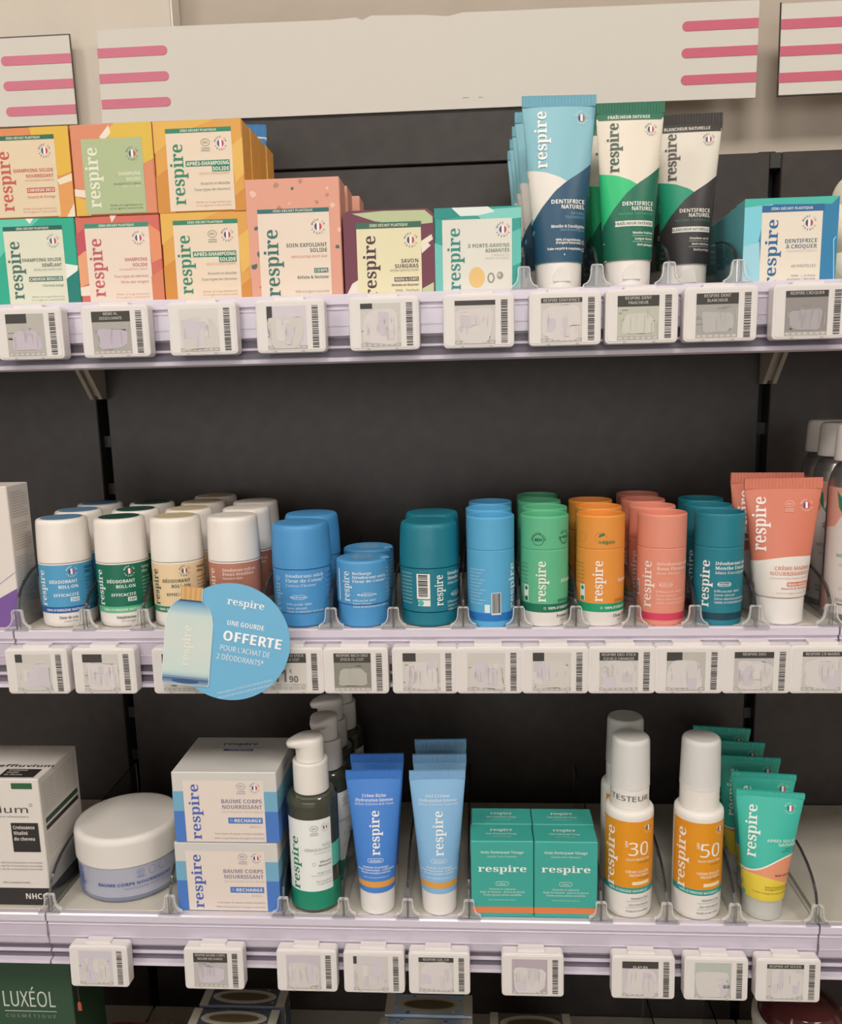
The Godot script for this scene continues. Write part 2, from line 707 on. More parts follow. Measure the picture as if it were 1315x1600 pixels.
func crimp_mesh(y0: float, y1: float, hw: float) -> ArrayMesh:
	# the flat sealed end with its fine upright ribs
	var v := PackedVector3Array()
	var n := PackedVector3Array()
	var c := 46
	for s in [1.0, -1.0]:
		for k in c:
			var x0 := -hw + 2 * hw * k / c
			var x1 := -hw + 2 * hw * (k + 1) / c
			var za: float = (0.0013 if k % 2 == 0 else 0.0009) * s
			var zb: float = (0.0009 if k % 2 == 0 else 0.0013) * s
			var nn := Vector3.BACK
			if s > 0.0:
				nn = Vector3(za - zb, 0, x1 - x0).normalized()
				quad(v, n, [Vector3(x0, y0, za), Vector3(x1, y0, zb), Vector3(x1, y1, zb), Vector3(x0, y1, za)], [nn, nn, nn, nn])
			else:
				nn = Vector3(zb - za, 0, -(x1 - x0)).normalized()
				quad(v, n, [Vector3(x1, y0, zb), Vector3(x0, y0, za), Vector3(x0, y1, za), Vector3(x1, y1, zb)], [nn, nn, nn, nn])
	var b := 0.0011
	quad(v, n, [Vector3(-hw, y1, b), Vector3(hw, y1, b), Vector3(hw, y1, -b), Vector3(-hw, y1, -b)], [Vector3.UP, Vector3.UP, Vector3.UP, Vector3.UP])
	quad(v, n, [Vector3(hw, y0, b), Vector3(hw, y0, -b), Vector3(hw, y1, -b), Vector3(hw, y1, b)], [Vector3.RIGHT, Vector3.RIGHT, Vector3.RIGHT, Vector3.RIGHT])
	quad(v, n, [Vector3(-hw, y0, -b), Vector3(-hw, y0, b), Vector3(-hw, y1, b), Vector3(-hw, y1, -b)], [Vector3.LEFT, Vector3.LEFT, Vector3.LEFT, Vector3.LEFT])
	return commit(v, n)

func tube(called: String, label: String, group: String, at_: Vector3, turn: float, k: Dictionary) -> Node3D:
	# stands on its cap; k: ht, cap_h, crimp_h, rb, hw, body, cap, crimp
	var t := thing(called, label, "tube", at_, turn, group)
	var body := mat(k.body, 0.38)
	part("body", tube_mesh(k.ht, k.cap_h, k.crimp_h, k.rb, k.hw), body, t)
	part("crimp", crimp_mesh(k.ht - k.crimp_h, k.ht, k.hw), mat(k.get("crimp", k.body), 0.4), t)
	if k.cap_h > 0.002:
		var cr: float = k.get("cap_r", k.rb * 0.96)
		var ch: float = k.cap_h
		var cap: Material = k.get("cap_mat", mat("e9e4e0", 0.3))
		var c := part("cap", lathe([[0.0, 0.0], [cr * 0.93, 0.0], [cr * 0.97, 0.0006], [cr * 0.98, 0.0015], [cr, ch - 0.0012], [cr * 0.985, ch - 0.0004], [cr * 0.95, ch], [0.0, ch]]), cap, t)
		if k.get("thumb", false):
			# the half-round thumb rest of the flip cap
			var pts := PackedVector2Array()
			for i in 13:
				var a := PI * i / 12
				pts.append(Vector2(cos(a) * 0.0066, 0.0065 + sin(a) * 0.0105))
			part("thumb_rest", slab(pts, cr * 0.7, cr * 1.012), mat("dedad6", 0.3), c)
	return t

func begin_tube(k: Dictionary) -> void:
	var ht: float = k.ht
	var cap_h: float = k.cap_h
	var crimp_h: float = k.crimp_h
	var rb: float = k.rb
	var hw: float = k.hw
	var m := func(u: float, v: float, l: float) -> Vector3:
		var s := tube_shape(ht, cap_h, crimp_h, rb, hw, v)
		var a := asin(clampf(u / s.x, -1.0, 1.0))
		return Vector3(sin(a) * (s.x + l * 1.6), v, cos(a) * (s.y + l * 1.6) + (l * 3.0 if v > ht - crimp_h else 0.0))
	begin(m, hw * 2, ht, 0.0032)

func wave(c0: float, c1: Callable, c2: Callable, hex: String, lay: float, c9 := 1.0) -> void:
	# the area between two curves, from fraction c0 to c9 across
	var n := 16
	var c := col(hex).srgb_to_linear()
	for i in n:
		var x0 := lerpf(c0, c9, float(i) / n)
		var x1 := lerpf(c0, c9, float(i + 1) / n)
		tri(at(x0, c1.call(x0)), at(x1, c1.call(x1)), at(x1, c2.call(x1)), c, lay)
		tri(at(x0, c1.call(x0)), at(x1, c2.call(x1)), at(x0, c2.call(x0)), c, lay)

func roll_on(label: String, at_: Vector3, turn: float, k: Dictionary) -> Node3D:
	var t := thing("roll_on_deodorant", label, "deodorant", at_, turn, "roll-on deodorants on the middle shelf")
	var r := 0.0214
	part("bottle", lathe([[0.0, 0.0], [r * 0.86, 0.0], [r * 0.94, 0.0006], [r * 0.985, 0.0022], [r, 0.005], [r, 0.0535], [r * 0.96, 0.0542], [0.0, 0.0542]]), mat("e9e3dd", 0.32), t)
	var c := part("cap", lathe([[r * 0.97, 0.0545], [r * 1.0, 0.055], [r * 1.0, 0.056], [r * 0.985, 0.070], [r * 0.955, 0.0865], [r * 0.94, 0.0885], [r * 0.90, 0.0898], [r * 0.84, 0.0903], [0.0, 0.0903]]), mat("ebe4dd", 0.28), t)
	part("cap_disc", lathe([[r * 0.76, 0.09028], [r * 0.76, 0.0905], [0.0, 0.0905]], 40), mat(k.disc, 0.45), c)
	begin(on_round(r), TAU * r, 0.0903, 0.003)
	# fractions across the whole girth: 0.5 is the front
	rect(0.03, 0.41, 0.97, 0.857, k.hex, 1.0)
	if k.has("band"):
		rect(0.03, 0.80, 0.97, 0.857, k.band, 2.0)
		text("100% D'ORIGINE NATURELLE", 0.49, 0.829, 0.022, k.get("band_ink", "e9e6e0"), 0, "B", 0.27)
	text("respire", 0.34, 0.625, 0.07, k.ink, 0, "S", 0.33, 90)
	if k.get("style", 0) == 0:
		badge(0.535, 0.475, 0.05, k.ink)
		text("DÉODORANT", 0.565, 0.565, 0.03, k.ink, 1, "B", 0.168)
		text("ROLL-ON", 0.565, 0.613, 0.03, k.ink, 1, "B", 0.112)
		text("EFFICACITÉ", 0.565, 0.69, 0.026, k.ink, 1, "B", 0.145)
		rect(0.515, 0.715, 0.567, 0.755, k.ink, 2.2)
		text("24H", 0.541, 0.735, 0.026, k.hex, 0, "B", 0.042)
		text("Technologie", 0.615, 0.455, 0.025, k.dark, -1, "B", 0.075)
		text("efficace", 0.615, 0.495, 0.025, k.dark, -1, "B", 0.05)
		for i in 7:
			text("peaux sensibles", 0.615, 0.55 + i * 0.033, 0.014, k.dark, -1, "b", 0.08)
		text(k.scent, 0.565, 0.90, 0.026, "4a4a50", 1, "S", 0.125)
		text(k.scent2, 0.565, 0.935, 0.018, "8a8a8a", 1, "b", 0.1)
	else:
		text("Déodorant roll-on", 0.42, 0.47, 0.027, k.ink, -1, "S", 0.21)
		text("Peaux Sensibles", 0.42, 0.507, 0.027, k.ink, -1, "S", 0.195)
		text("Sensitive Skin", 0.42, 0.545, 0.021, k.ink, -1, "S", 0.12, 0, 3, 0.2)
		pill(0.465, 0.645, 0.06, 0.022, 0.005, k.ink)
		text("Refresh", 0.465, 0.645, 0.02, k.ink, 0, "b")
		for i in 3:
			text(["Efficacité 48H", "Sans alcool", "99% D'ORIGINE NATURELLE"][i], 0.42, 0.70 + i * 0.035, 0.02, k.ink, -1, "b")
	finish("lettering", t, true)
	return t

func stick_text(x: float, y: float, ink: String, big: Array, sub: String, pl: String, small: Array, s := 1.0, wd := 0.24) -> void:
	# name, italic line, capsule and small lines of the stick deodorants
	for i in big.size():
		text(big[i], x, y + i * 0.047 * s, 0.031 * s, ink, -1, "S", wd * big[i].length() / 17.0)
	var yy: float = y + big.size() * 0.047 * s
	text(sub, x, yy, 0.024 * s, ink, -1, "s", wd * sub.length() / 19.0, 0, 3, 0.22)
	yy += 0.115 * s
	pill(x + 0.068 * s, yy, 0.066 * s, 0.022 * s, 0.004, ink)
	text(pl, x + 0.068 * s, yy, 0.02 * s, ink, 0, "B", 0.09 * s)
	yy += 0.07 * s
	for line in small:
		text(line, x, yy, 0.021 * s, ink, -1, "b", wd * line.length() / 25.0)
		yy += 0.038 * s

func plastic_stick(label: String, at_: Vector3, turn: float, hex: String, r: float, ht: float) -> Node3D:
	var t := thing("stick_deodorant", label, "deodorant", at_, turn, "large stick deodorants on the middle shelf")
	var m := mat(hex, 0.42)
	part("dial_base", lathe([[0.0, 0.0], [r * 0.88, 0.0], [r * 0.94, 0.0008], [r * 0.96, 0.002], [r * 0.965, 0.0115], [r * 0.94, 0.0119], [0.0, 0.0119]]), m, t)
	part("body", lathe([[0.0, 0.0122], [r * 0.95, 0.0122], [r * 0.985, 0.0128], [r * 0.99, 0.0475], [r * 0.965, 0.0479], [0.0, 0.0479]]), m, t)
	part("cap", lathe([[r * 0.97, 0.0482], [r, 0.0487], [r, 0.05], [r * 0.985, 0.066], [r * 0.95, ht - 0.0045], [r * 0.925, ht - 0.0018], [r * 0.88, ht - 0.0003], [r * 0.82, ht], [0.0, ht]]), m, t)
	return t

func card_stick(label: String, at_: Vector3, turn: float, hex: String) -> Node3D:
	# cardboard tube with a recessed lid
	var t := thing("cardboard_stick_deodorant", label, "deodorant", at_, turn, "cardboard stick deodorants on the middle shelf")
	var r := 0.0191
	var m := mat(hex, 0.55)
	part("body", lathe([[0.0, 0.0018], [r * 0.9, 0.0018], [r * 0.92, 0.0], [r * 0.985, 0.0], [r, 0.001], [r, 0.0617], [r * 0.985, 0.062], [0.0, 0.062]]), m, t)
	part("lid", lathe([[r * 0.985, 0.0621], [r, 0.0625], [r, 0.0872], [r * 0.985, 0.0882], [r * 0.965, 0.0885], [r * 0.945, 0.088], [r * 0.935, 0.0815], [0.0, 0.0815]]), m, t)
	return t

func pump(label: String, at_: Vector3, turn: float) -> Node3D:
	var t := thing("pump_bottle", label, "bottle", at_, turn, "green pump bottles on the lower shelf")
	var r := 0.0222
	part("bottle", lathe([[0.0, 0.0], [r * 0.9, 0.0], [r * 0.97, 0.0009], [r, 0.003], [r, 0.0985], [r * 0.97, 0.1025], [r * 0.88, 0.1052], [r * 0.6, 0.106], [0.0, 0.106]]), mat("3f4235", 0.12, 0.0, 0.6), t)
	part("collar", lathe([[0.0, 0.1062], [0.0145, 0.1062], [0.0153, 0.107], [0.0153, 0.133], [0.0147, 0.1342], [0.0, 0.1342]]), mat("e6e1db", 0.3), t)
	# dispenser head: a round boss that grows a spout to the front left
	var st := PackedVector3Array()
	var sn := PackedVector3Array()
	var dir := Vector2(-0.93, 0.36).normalized()
	var rows := [[0.0120, 0.1345, 0.0], [0.0123, 0.1445, 0.0], [0.0125, 0.1478, 0.35], [0.0127, 0.1495, 0.9], [0.0127, 0.1530, 1.0], [0.0118, 0.1548, 0.97], [0.0095, 0.1558, 0.85], [0.0, 0.1562, 0.0]]
	var seg := 44
	var g := []
	for e in rows:
		var ringp := []
		for k in seg:
			var a := TAU * k / seg
			var d := Vector2(sin(a), cos(a))
			var ahead := maxf(0.0, d.dot(dir))
			var rr: float = e[0] * (1.0 + 0.62 * e[2] * pow(ahead, 7.0))
			var droop: float = -0.0012 * e[2] * pow(ahead, 7.0)
			ringp.append(Vector3(d.x * rr, e[1] + droop, d.y * rr))
		g.append(ringp)
	for i in rows.size() - 1:
		for k in seg:
			var k2 := (k + 1) % seg
			var q := []
			for e in [[i, k], [i, k2], [i + 1, k2], [i + 1, k]]:
				var du: Vector3 = g[mini(e[0], rows.size() - 2)][(e[1] + 1) % seg] - g[mini(e[0], rows.size() - 2)][(e[1] + seg - 1) % seg]
				var dv: Vector3 = g[mini(e[0] + 1, rows.size() - 1)][e[1]] - g[maxi(e[0] - 1, 0)][e[1]]
				q.append(du.cross(dv).normalized())
			quad(st, sn, [g[i][k], g[i][k2], g[i + 1][k2], g[i + 1][k]], q)
	part("dispenser_head", commit(st, sn), mat("e8e3dd", 0.28), t)
	begin(on_round(r), TAU * r, 0.106, 0.003)
	rect(0.02, 0.755, 0.98, 0.965, "1d8a6c", 1.0)
	rect(0.60, 0.42, 0.74, 0.62, "5fbfa8", 1.0)
	rect(0.315, 0.175, 0.62, 0.80, "e8ebe8", 2.0)
	text("respire", 0.375, 0.56, 0.075, "2c7d62", 0, "S", 0.46, 90)
	bio(0.51, 0.25, 0.034, "8a938c")
	badge(0.58, 0.25, 0.036, "8a938c")
	text("HUILE", 0.612, 0.40, 0.022, "6d756f", 1, "b", 0.055)
	text("DÉMAQUILLANTE", 0.612, 0.435, 0.022, "6d756f", 1, "b", 0.165)
	text("CLEANSING OIL", 0.612, 0.468, 0.014, "a4aaa6", 1, "b", 0.11)
	text("Efficacité", 0.612, 0.545, 0.018, "4d5550", 1, "B", 0.075)
	text("Waterproof", 0.612, 0.575, 0.018, "4d5550", 1, "B", 0.085)
	ring(0.50, 0.56, 0.013, 0.017, 0.003, "7a827d")
	text("Visage & yeux", 0.612, 0.64, 0.015, "6d756f", 1, "b", 0.095)
	text("Peaux normales à sensibles", 0.612, 0.662, 0.010, "6d756f", 1, "b", 0.13)
	text("100% d'ingrédients", 0.612, 0.715, 0.013, "6d756f", 1, "b", 0.105)
	text("d'origine naturelle", 0.612, 0.738, 0.013, "6d756f", 1, "b", 0.095)
	finish("lettering", t, true)
	return t

func spray(label: String, at_: Vector3, turn: float, factor: String, tester: bool) -> Node3D:
	# sunscreen pump bottle under a frosted over-cap
	var t := thing("sunscreen_bottle", label, "bottle", at_, turn, "sunscreen bottles on the lower shelf")
	var r := 0.0203
	var h := 0.0965
	part("bottle", lathe([[0.0, 0.0], [r * 0.88, 0.0], [r * 0.95, 0.0008], [r * 0.985, 0.002], [r, 0.005], [r, h - 0.005], [r * 0.985, h - 0.0022], [r * 0.93, h - 0.0006], [r * 0.85, h], [0.0, h]]), mat("e6e1dc", 0.35), t)
	part("collar", lathe([[0.0, h], [0.0158, h], [0.0161, h + 0.0006], [0.0161, h + 0.0205], [0.0155, h + 0.0212], [0.0, h + 0.0212]]), mat("e7e2dd", 0.32), t)
	part("pump_head", lathe([[0.0, h + 0.0213], [0.0095, h + 0.0213], [0.0095, h + 0.044], [0.011, h + 0.0445], [0.011, h + 0.052], [0.0095, h + 0.0535], [0.0, h + 0.054]], 36), mat("e2ddd8", 0.35), t)
	var top := h + 0.0605
	part("over_cap", lathe([[0.0162, h + 0.0180], [0.0165, h + 0.0183], [0.0162, h + 0.035], [0.0157, top - 0.0035], [0.0150, top - 0.0011], [0.0138, top], [0.0, top], [0.0, top - 0.0009], [0.0136, top - 0.0009], [0.0148, top - 0.004], [0.0155, h + 0.035], [0.0158, h + 0.0180], [0.0162, h + 0.0180]]), glass("efeeec", 0.6, 0.42), t)
	if tester:
		begin(on_round(0.0164), TAU * 0.0164, h + 0.02, 0.003)
		text("TESTEUR", 0.5, 0.078, 0.039, "4c4a4a", 0, "b", 0.33)
		finish("tester_lettering", t)
	begin(on_round(r), TAU * r, h, 0.003)
	rect(0.29, 0.08, 0.72, 0.70, "e0941f", 1.0)
	rect(0.29, 0.70, 0.72, 0.755, "2d9a94", 1.0)
	text("respire", 0.37, 0.43, 0.09, "f1ebe2", 0, "S", 0.56, 90)
	text(factor, 0.565, 0.33, 0.125, "f1ebe2", 0, "b", 0.135, 0, 3)
	text(factor, 0.5665, 0.33, 0.125, "f1ebe2", 0, "b", 0.135, 0, 3.2)
	text("SPF", 0.485, 0.285, 0.025, "f1ebe2", 0, "B", 0.06, 90)
	badge(0.635, 0.145, 0.05, "f1d9b0")
	text("HAUTE PROTECTION", 0.645, 0.43, 0.02, "f1e4cc", 1, "B", 0.16)
	text("HIGH PROTECTION", 0.645, 0.46, 0.013, "7a5a25", 1, "b", 0.08)
	text("CRÈME SOLAIRE", 0.645, 0.545, 0.025, "f4e2c2", 1, "B", 0.165)
	text("PROTECTRICE", 0.645, 0.58, 0.025, "f4e2c2", 1, "B", 0.14)
	text("SUNSCREEN", 0.645, 0.607, 0.013, "7a5a25", 1, "b", 0.075)
	rect(0.525, 0.64, 0.65, 0.672, "f0dcb4", 2.0)
	text("100% D'ORIGINE NATURELLE", 0.50, 0.728, 0.022, "dfeae6", 0, "B", 0.27)
	for i in 3:
		text(["Résistant à l'eau", "Sans trace blanche", "Fluide et non collant"][i], 0.645, 0.80 + i * 0.06, 0.021, "5b6a72", 1, "b", [0.125, 0.14, 0.155][i])
		if i < 2:
			rect(0.49, 0.826 + i * 0.06, 0.645, 0.829 + i * 0.06, "7f9aa6", 2.0)
	finish("lettering", t, true)
	return t

# ------------------------------------------------------------------ shelf fittings

func divider(at_: Vector3, label: String, deep := 0.19, tall := 1.0) -> Node3D:
	# clear divider: a long fin that curves down at the front into a bell-shaped foot
	var t := thing("shelf_divider", label, "divider", at_, 0.0, "clear shelf dividers")
	var f := PackedVector2Array([Vector2(0.0, 0.0), Vector2(0.0, 0.016), Vector2(-0.003, 0.0212 * tall), Vector2(-0.008, 0.0262 * tall), Vector2(-0.015, 0.0305 * tall), Vector2(-0.025, 0.0345 * tall), Vector2(-0.040, 0.038 * tall), Vector2(-0.060, 0.040 * tall), Vector2(-deep, 0.041 * tall), Vector2(-deep, 0.0)])
	part("fin", prism(f, -0.0007, 0.0007), acrylic(), t)
	var foot := PackedVector2Array([Vector2(-0.0098, 0.0), Vector2(0.0098, 0.0), Vector2(0.0098, 0.0028), Vector2(0.0070, 0.0042), Vector2(0.0052, 0.0068), Vector2(0.0044, 0.0105), Vector2(0.0042, 0.0155), Vector2(0.0034, 0.0168), Vector2(-0.0034, 0.0168), Vector2(-0.0042, 0.0155), Vector2(-0.0044, 0.0105), Vector2(-0.0052, 0.0068), Vector2(-0.0070, 0.0042), Vector2(-0.0098, 0.0028)])
	part("foot", slab(foot, 0.0004, 0.0022), glass("f6f5f8", 0.08, 0.05), t)
	var glint := PackedVector3Array()  # added pale strips: bright edge highlights of the foot put into colour
	var glint_n := PackedVector3Array()
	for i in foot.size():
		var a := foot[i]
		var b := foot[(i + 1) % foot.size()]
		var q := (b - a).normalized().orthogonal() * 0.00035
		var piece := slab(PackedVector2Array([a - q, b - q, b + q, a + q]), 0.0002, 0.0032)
		glint.append_array(piece.surface_get_arrays(0)[Mesh.ARRAY_VERTEX])
		glint_n.append_array(piece.surface_get_arrays(0)[Mesh.ARRAY_NORMAL])
	part("foot_highlight", commit(glint, glint_n), glass("fbfafc", 0.38, 0.05), t)
	var dark_edge := PackedVector2Array()  # added dark strip imitating the internal reflection along the polished fin edge
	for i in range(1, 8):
		dark_edge.append(f[i] + Vector2(0.0006, 0.0004))
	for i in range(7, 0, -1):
		dark_edge.append(f[i] + Vector2(-0.0006, -0.0008))
	part("edge_bead", prism(dark_edge, -0.0010, 0.0010), glass("3c3c40", 0.55, 0.05), t)
	part("rib", slab(PackedVector2Array([Vector2(-0.0009, 0.0), Vector2(0.0009, 0.0), Vector2(0.0009, 0.0175), Vector2(-0.0009, 0.0175)]), 0.0019, 0.0042), acrylic(), t)
	part("base_strip", slab(PackedVector2Array([Vector2(-0.0098, 0.0), Vector2(0.0098, 0.0), Vector2(0.0098, 0.0012), Vector2(-0.0098, 0.0012)]), 0.0019, 0.0062), acrylic(), t)
	return t

func price_tag(at_: Vector3, label: String, k: Dictionary, tilt := 0.0) -> Node3D:
	# electronic shelf label; origin at the middle of its back
	var t := thing("price_tag", label, "price tag", at_, 0.0, "electronic price tags on the shelf rails")
	t.rotation.x = deg_to_rad(tilt)
	var w := 0.052
	var h := 0.0385
	part("casing", pillow_slab(w, h, 0.0032, 0.0, 0.0105, 0.0011), mat("dfd9d8", 0.38), t)
	part("face_plate", pillow_slab(w - 0.0032, h - 0.0034, 0.0022, 0.0102, 0.0108, 0.0003), mat("dcd7d4", 0.3), t)
	part("hook", slab(round_rect(0.022, 0.0026, 0.0006, -0.001, h / 2 + 0.0009), 0.0, 0.007), mat("dfd9d8", 0.4), t)
	begin(func(u: float, v: float, l: float) -> Vector3: return Vector3(u, v - h / 2, 0.0108 + l), w, h)
	var x0 := 0.165
	var x1 := 0.735
	rect(x0, 0.12, x1, 0.93, k.get("paper", "c9c5bf"), 1.0)
	var hd: float = k.get("head", 0.18)
	rect(x0, 0.12, lerpf(x0, x1, k.get("cover", 1.0)), 0.12 + hd, "3f3b39", 1.5)
	var y := 0.165
	for line in k.get("lines", []):
		text(line, (x0 + x1) / 2, y, 0.052, "d8d4ce", 0, "b", minf(line.length() * 0.03, 0.5))
		y += 0.085
	barcode(0.815, 0.12, 0.905, 0.93, "5a5654", false, 34)
	if k.has("price"):
		text(k.price[0], 0.42, 0.60, 0.27, "6b6763", 1, "B", 0.2)
		text(k.price[1], 0.46, 0.67, 0.14, "6b6763", -1, "B", 0.14)
		text("€", 0.47, 0.50, 0.09, "6b6763", -1, "b")
		text("RESPIRE 12,00 - 238,00 €/kg", 0.45, 0.79, 0.028, "77736f", 0, "b", 0.52)
		for i in 6:
			rect(x0 + 0.01 + i * 0.09, 0.825, x0 + 0.09 + i * 0.09, 0.905, "b2aea8", 1.2)
	else:
		rect(x0, 0.86, x1, 0.93, "a9a5a0", 1.2)
		for i in 7:
			rect(x0 + 0.015 + i * 0.08, 0.875, x0 + 0.07 + i * 0.08, 0.915, "c6c2bc", 1.4)
		for i in 9:
			var a := rng.randf_range(x0, x1 - 0.15)
			var b := rng.randf_range(0.33, 0.84)
			rect(a, b, a + rng.randf_range(0.04, 0.15), b + 0.022, "8d8985", 1.4)
	# pale worn patches over the display
	var worn: int = k.get("worn", 3)
	var lay := 2.0
	if worn >= 3:
		blot(rng.randf_range(0.43, 0.47), 0.60 if hd > 0.12 else 0.57, 0.27, 0.315 if hd > 0.12 else 0.345, ["d0cbc8", "d3cdcc", "cdc8c3"][worn % 3], lay)
	if k.has("smear"):
		blot(0.45, 0.64, 0.23, 0.20, k.smear, lay)
	for i in worn:
		lay += 0.3
		blot(rng.randf_range(0.26, 0.64), rng.randf_range(0.46, 0.74), rng.randf_range(0.04, 0.11), rng.randf_range(0.10, 0.24), ["cbc4cb", "d4cfcc", "c8c1c8", "cfc9c8"][i % 4], lay)
	if k.has("mini"):
		text(k.mini, 0.66, 0.66, 0.08, "5a5856", 0, "B", 0.1, 0, 4.6)
		text("€", 0.67, 0.53, 0.06, "5a5856", 0, "b", 0.0, 0, 4.6)
	for i in int(k.get("streaks", 6)):
		var a := rng.randf_range(x0 + 0.02, x1 - 0.02)
		var b := rng.randf_range(0.35, 0.6)
		rect(a, b, a + 0.006, b + rng.randf_range(0.08, 0.26), ["aba6a4", "b9b0bb", "c1bcb8"][i % 3], 5.0 + 0.2 * i)
	finish("display_print", t)
	for sx in [-0.012, 0.009]:
		part("latch_mark", slab(round_rect(0.0022, 0.0009, 0.0003, sx, -h / 2 + 0.0012), 0.0108, 0.0111), mat("b9b3b1", 0.5), t)
	return t

func rail(x0: float, x1: float, s: float, lip: float, label: String) -> Node3D:
	# plastic price rail along the front of a shelf
	var t := thing("price_rail", label, "price rail", Vector3(0, s, 0), 0.0, "price rails")
	var m := mat("d2cad8", 0.22, 0.0, 0.3)
	var pts := PackedVector2Array([Vector2(0.2065, -0.002), Vector2(0.2065, lip - 0.0008), Vector2(0.2125, lip), Vector2(0.2138, lip - 0.0012), Vector2(0.2138, -0.0062), Vector2(0.2118, -0.0072), Vector2(0.2118, -0.0092), Vector2(0.2130, -0.0099), Vector2(0.2118, -0.0108), Vector2(0.2118, -0.0212), Vector2(0.2127, -0.0219), Vector2(0.2118, -0.0226), Vector2(0.2114, -0.0292), Vector2(0.2080, -0.0300), Vector2(0.2080, -0.0448), Vector2(0.2134, -0.0453), Vector2(0.2138, -0.0482), Vector2(0.2100, -0.0494), Vector2(0.2045, -0.0494), Vector2(0.2045, -0.002)])
	part("channel", prism(pts, x0, x1), m, t)
	part("grey_strip", prism(PackedVector2Array([Vector2(0.2081, -0.0304), Vector2(0.2086, -0.0304), Vector2(0.2086, -0.0445), Vector2(0.2081, -0.0445)]), x0, x1), mat("6a6371", 0.4), t)
	part("strip_bead", prism(PackedVector2Array([Vector2(0.2087, -0.0362), Vector2(0.2108, -0.0368), Vector2(0.2108, -0.0382), Vector2(0.2087, -0.0388)]), x0, x1), m, t)
	part("clear_cover", prism(PackedVector2Array([Vector2(0.2133, -0.0100), Vector2(0.2139, -0.0100), Vector2(0.2139, -0.0288), Vector2(0.2133, -0.0288)]), x0, x1), glass("e6def0", 0.10, 0.06), t)
	return t

func shelf(x0: float, x1: float, s: float, label: String, brackets: Array) -> Node3D:
	var t := thing("shelf_board", label, "shelf", Vector3(0, s, 0), 0.0, "white metal shelf boards")
	var m := grain("c9c3b8", 0.45, 0.02, 0.02)
	part("tray", prism(PackedVector2Array([Vector2(0.002, 0.0), Vector2(0.2050, 0.0), Vector2(0.2060, -0.001), Vector2(0.2060, -0.0015), Vector2(0.2042, -0.002), Vector2(0.2042, -0.028), Vector2(0.2030, -0.028), Vector2(0.2025, -0.004), Vector2(0.002, -0.004)]), x0, x1), m, t)
	for b in brackets:
		var bm := mat("aaa294", 0.4, 0.1)
		var pr := PackedVector2Array([Vector2(0.001, -0.0045), Vector2(0.19, -0.0045), Vector2(0.19, -0.012), Vector2(0.055, -0.030), Vector2(0.012, -0.0735), Vector2(0.001, -0.0735)])
		for dx in [-0.0065, 0.0025]:
			part("bracket", prism(pr, b + dx, b + dx + 0.004), bm, t)
		part("bracket_web", prism(PackedVector2Array([Vector2(0.001, -0.0045), Vector2(0.16, -0.0045), Vector2(0.05, -0.028), Vector2(0.010, -0.070), Vector2(0.001, -0.070)]), b - 0.0024, b + 0.0024), bm, t)
	return t

# ------------------------------------------------------------------ the scene

const PANEL := 1.8      # light of each ceiling panel
const SKY := 2.95        # overcast sky seen through the shop window

func _ready() -> void:
	rng.seed = 11
	# camera
	var cam := Camera3D.new()
	cam.name = "camera"
	add_child(cam)
	cam.projection = Camera3D.PROJECTION_FRUSTUM
	cam.near = 0.02
	cam.far = 30.0
	var focal := 1340.98
	cam.size = 2.0 * cam.near * 800.0 / focal
	cam.frustum_offset = Vector2(0.0, cam.near * 50.0 / focal)
	cam.position = Vector3(0.38342, 1.35526, 0.87353)
	cam.rotation = Vector3(-0.1814, 0.06591, -0.02367)
	cam.current = true
	# sky outside the closed shop, exposure
	var e := Environment.new()
	e.background_mode = Environment.BG_COLOR
	e.background_color = Color(1.0, 0.985, 0.97)
	e.background_energy_multiplier = SKY
	e.tonemap_mode = Environment.TONE_MAPPER_LINEAR
	e.tonemap_exposure = 0.92
	e.sdfgi_enabled = true
	e.ssao_enabled = true
	e.ssil_enabled = true
	var we := WorldEnvironment.new()
	we.name = "world"
	we.environment = e
	add_child(we)
	ink_mat = StandardMaterial3D.new()
	ink_mat.vertex_color_use_as_albedo = true
	ink_mat.roughness = 0.55
	gloss_ink = StandardMaterial3D.new()
	gloss_ink.vertex_color_use_as_albedo = true
	gloss_ink.roughness = 0.36
	lamps()
	room()
	gondola()
	signs()
	top_shelf()
	middle_shelf()
	lower_shelf()
	floor_shelf()
	tags()
	dividers()
	talker()

func lamps() -> void:
	# a row of flush LED panels in the shop ceiling, just in front of the shelving
	var i := 0
	for p in [Vector3(-0.85, 2.7, 1.35), Vector3(0.45, 2.7, 1.35), Vector3(1.75, 2.7, 1.35)]:
		var t := thing("ceiling_light", "square flush ceiling light panel, %s of the row above the shelving" % ["left", "middle", "right"][i], "light", p, 0.0, "ceiling light panels")
		part("frame", box(0.64, 0.02, 0.64, 0.003), mat("d8d8d6", 0.5), t, Vector3(0, -0.02, 0))
		var d := StandardMaterial3D.new()
		d.albedo_color = Color(0.9, 0.9, 0.88)
		d.emission_enabled = true
		d.emission = Color(1.0, 0.97, 0.93)
		d.emission_energy_multiplier = 1.5
		part("diffuser", box(0.58, 0.004, 0.58, 0.001), d, t, Vector3(0, -0.0245, 0))
		var l := AreaLight3D.new()
		l.name = "panel_glow"
		l.area_size = Vector2(0.58, 0.58)
		l.light_color = Color(1.0, 0.97, 0.93)
		l.light_energy = PANEL
		l.shadow_enabled = true
		l.set("area_range", 12.0)
		l.set("area_attenuation", 2.0)
		t.add_child(l)
		l.position = Vector3(0, -0.03, 0)
		l.rotation.x = -PI / 2
		i += 1

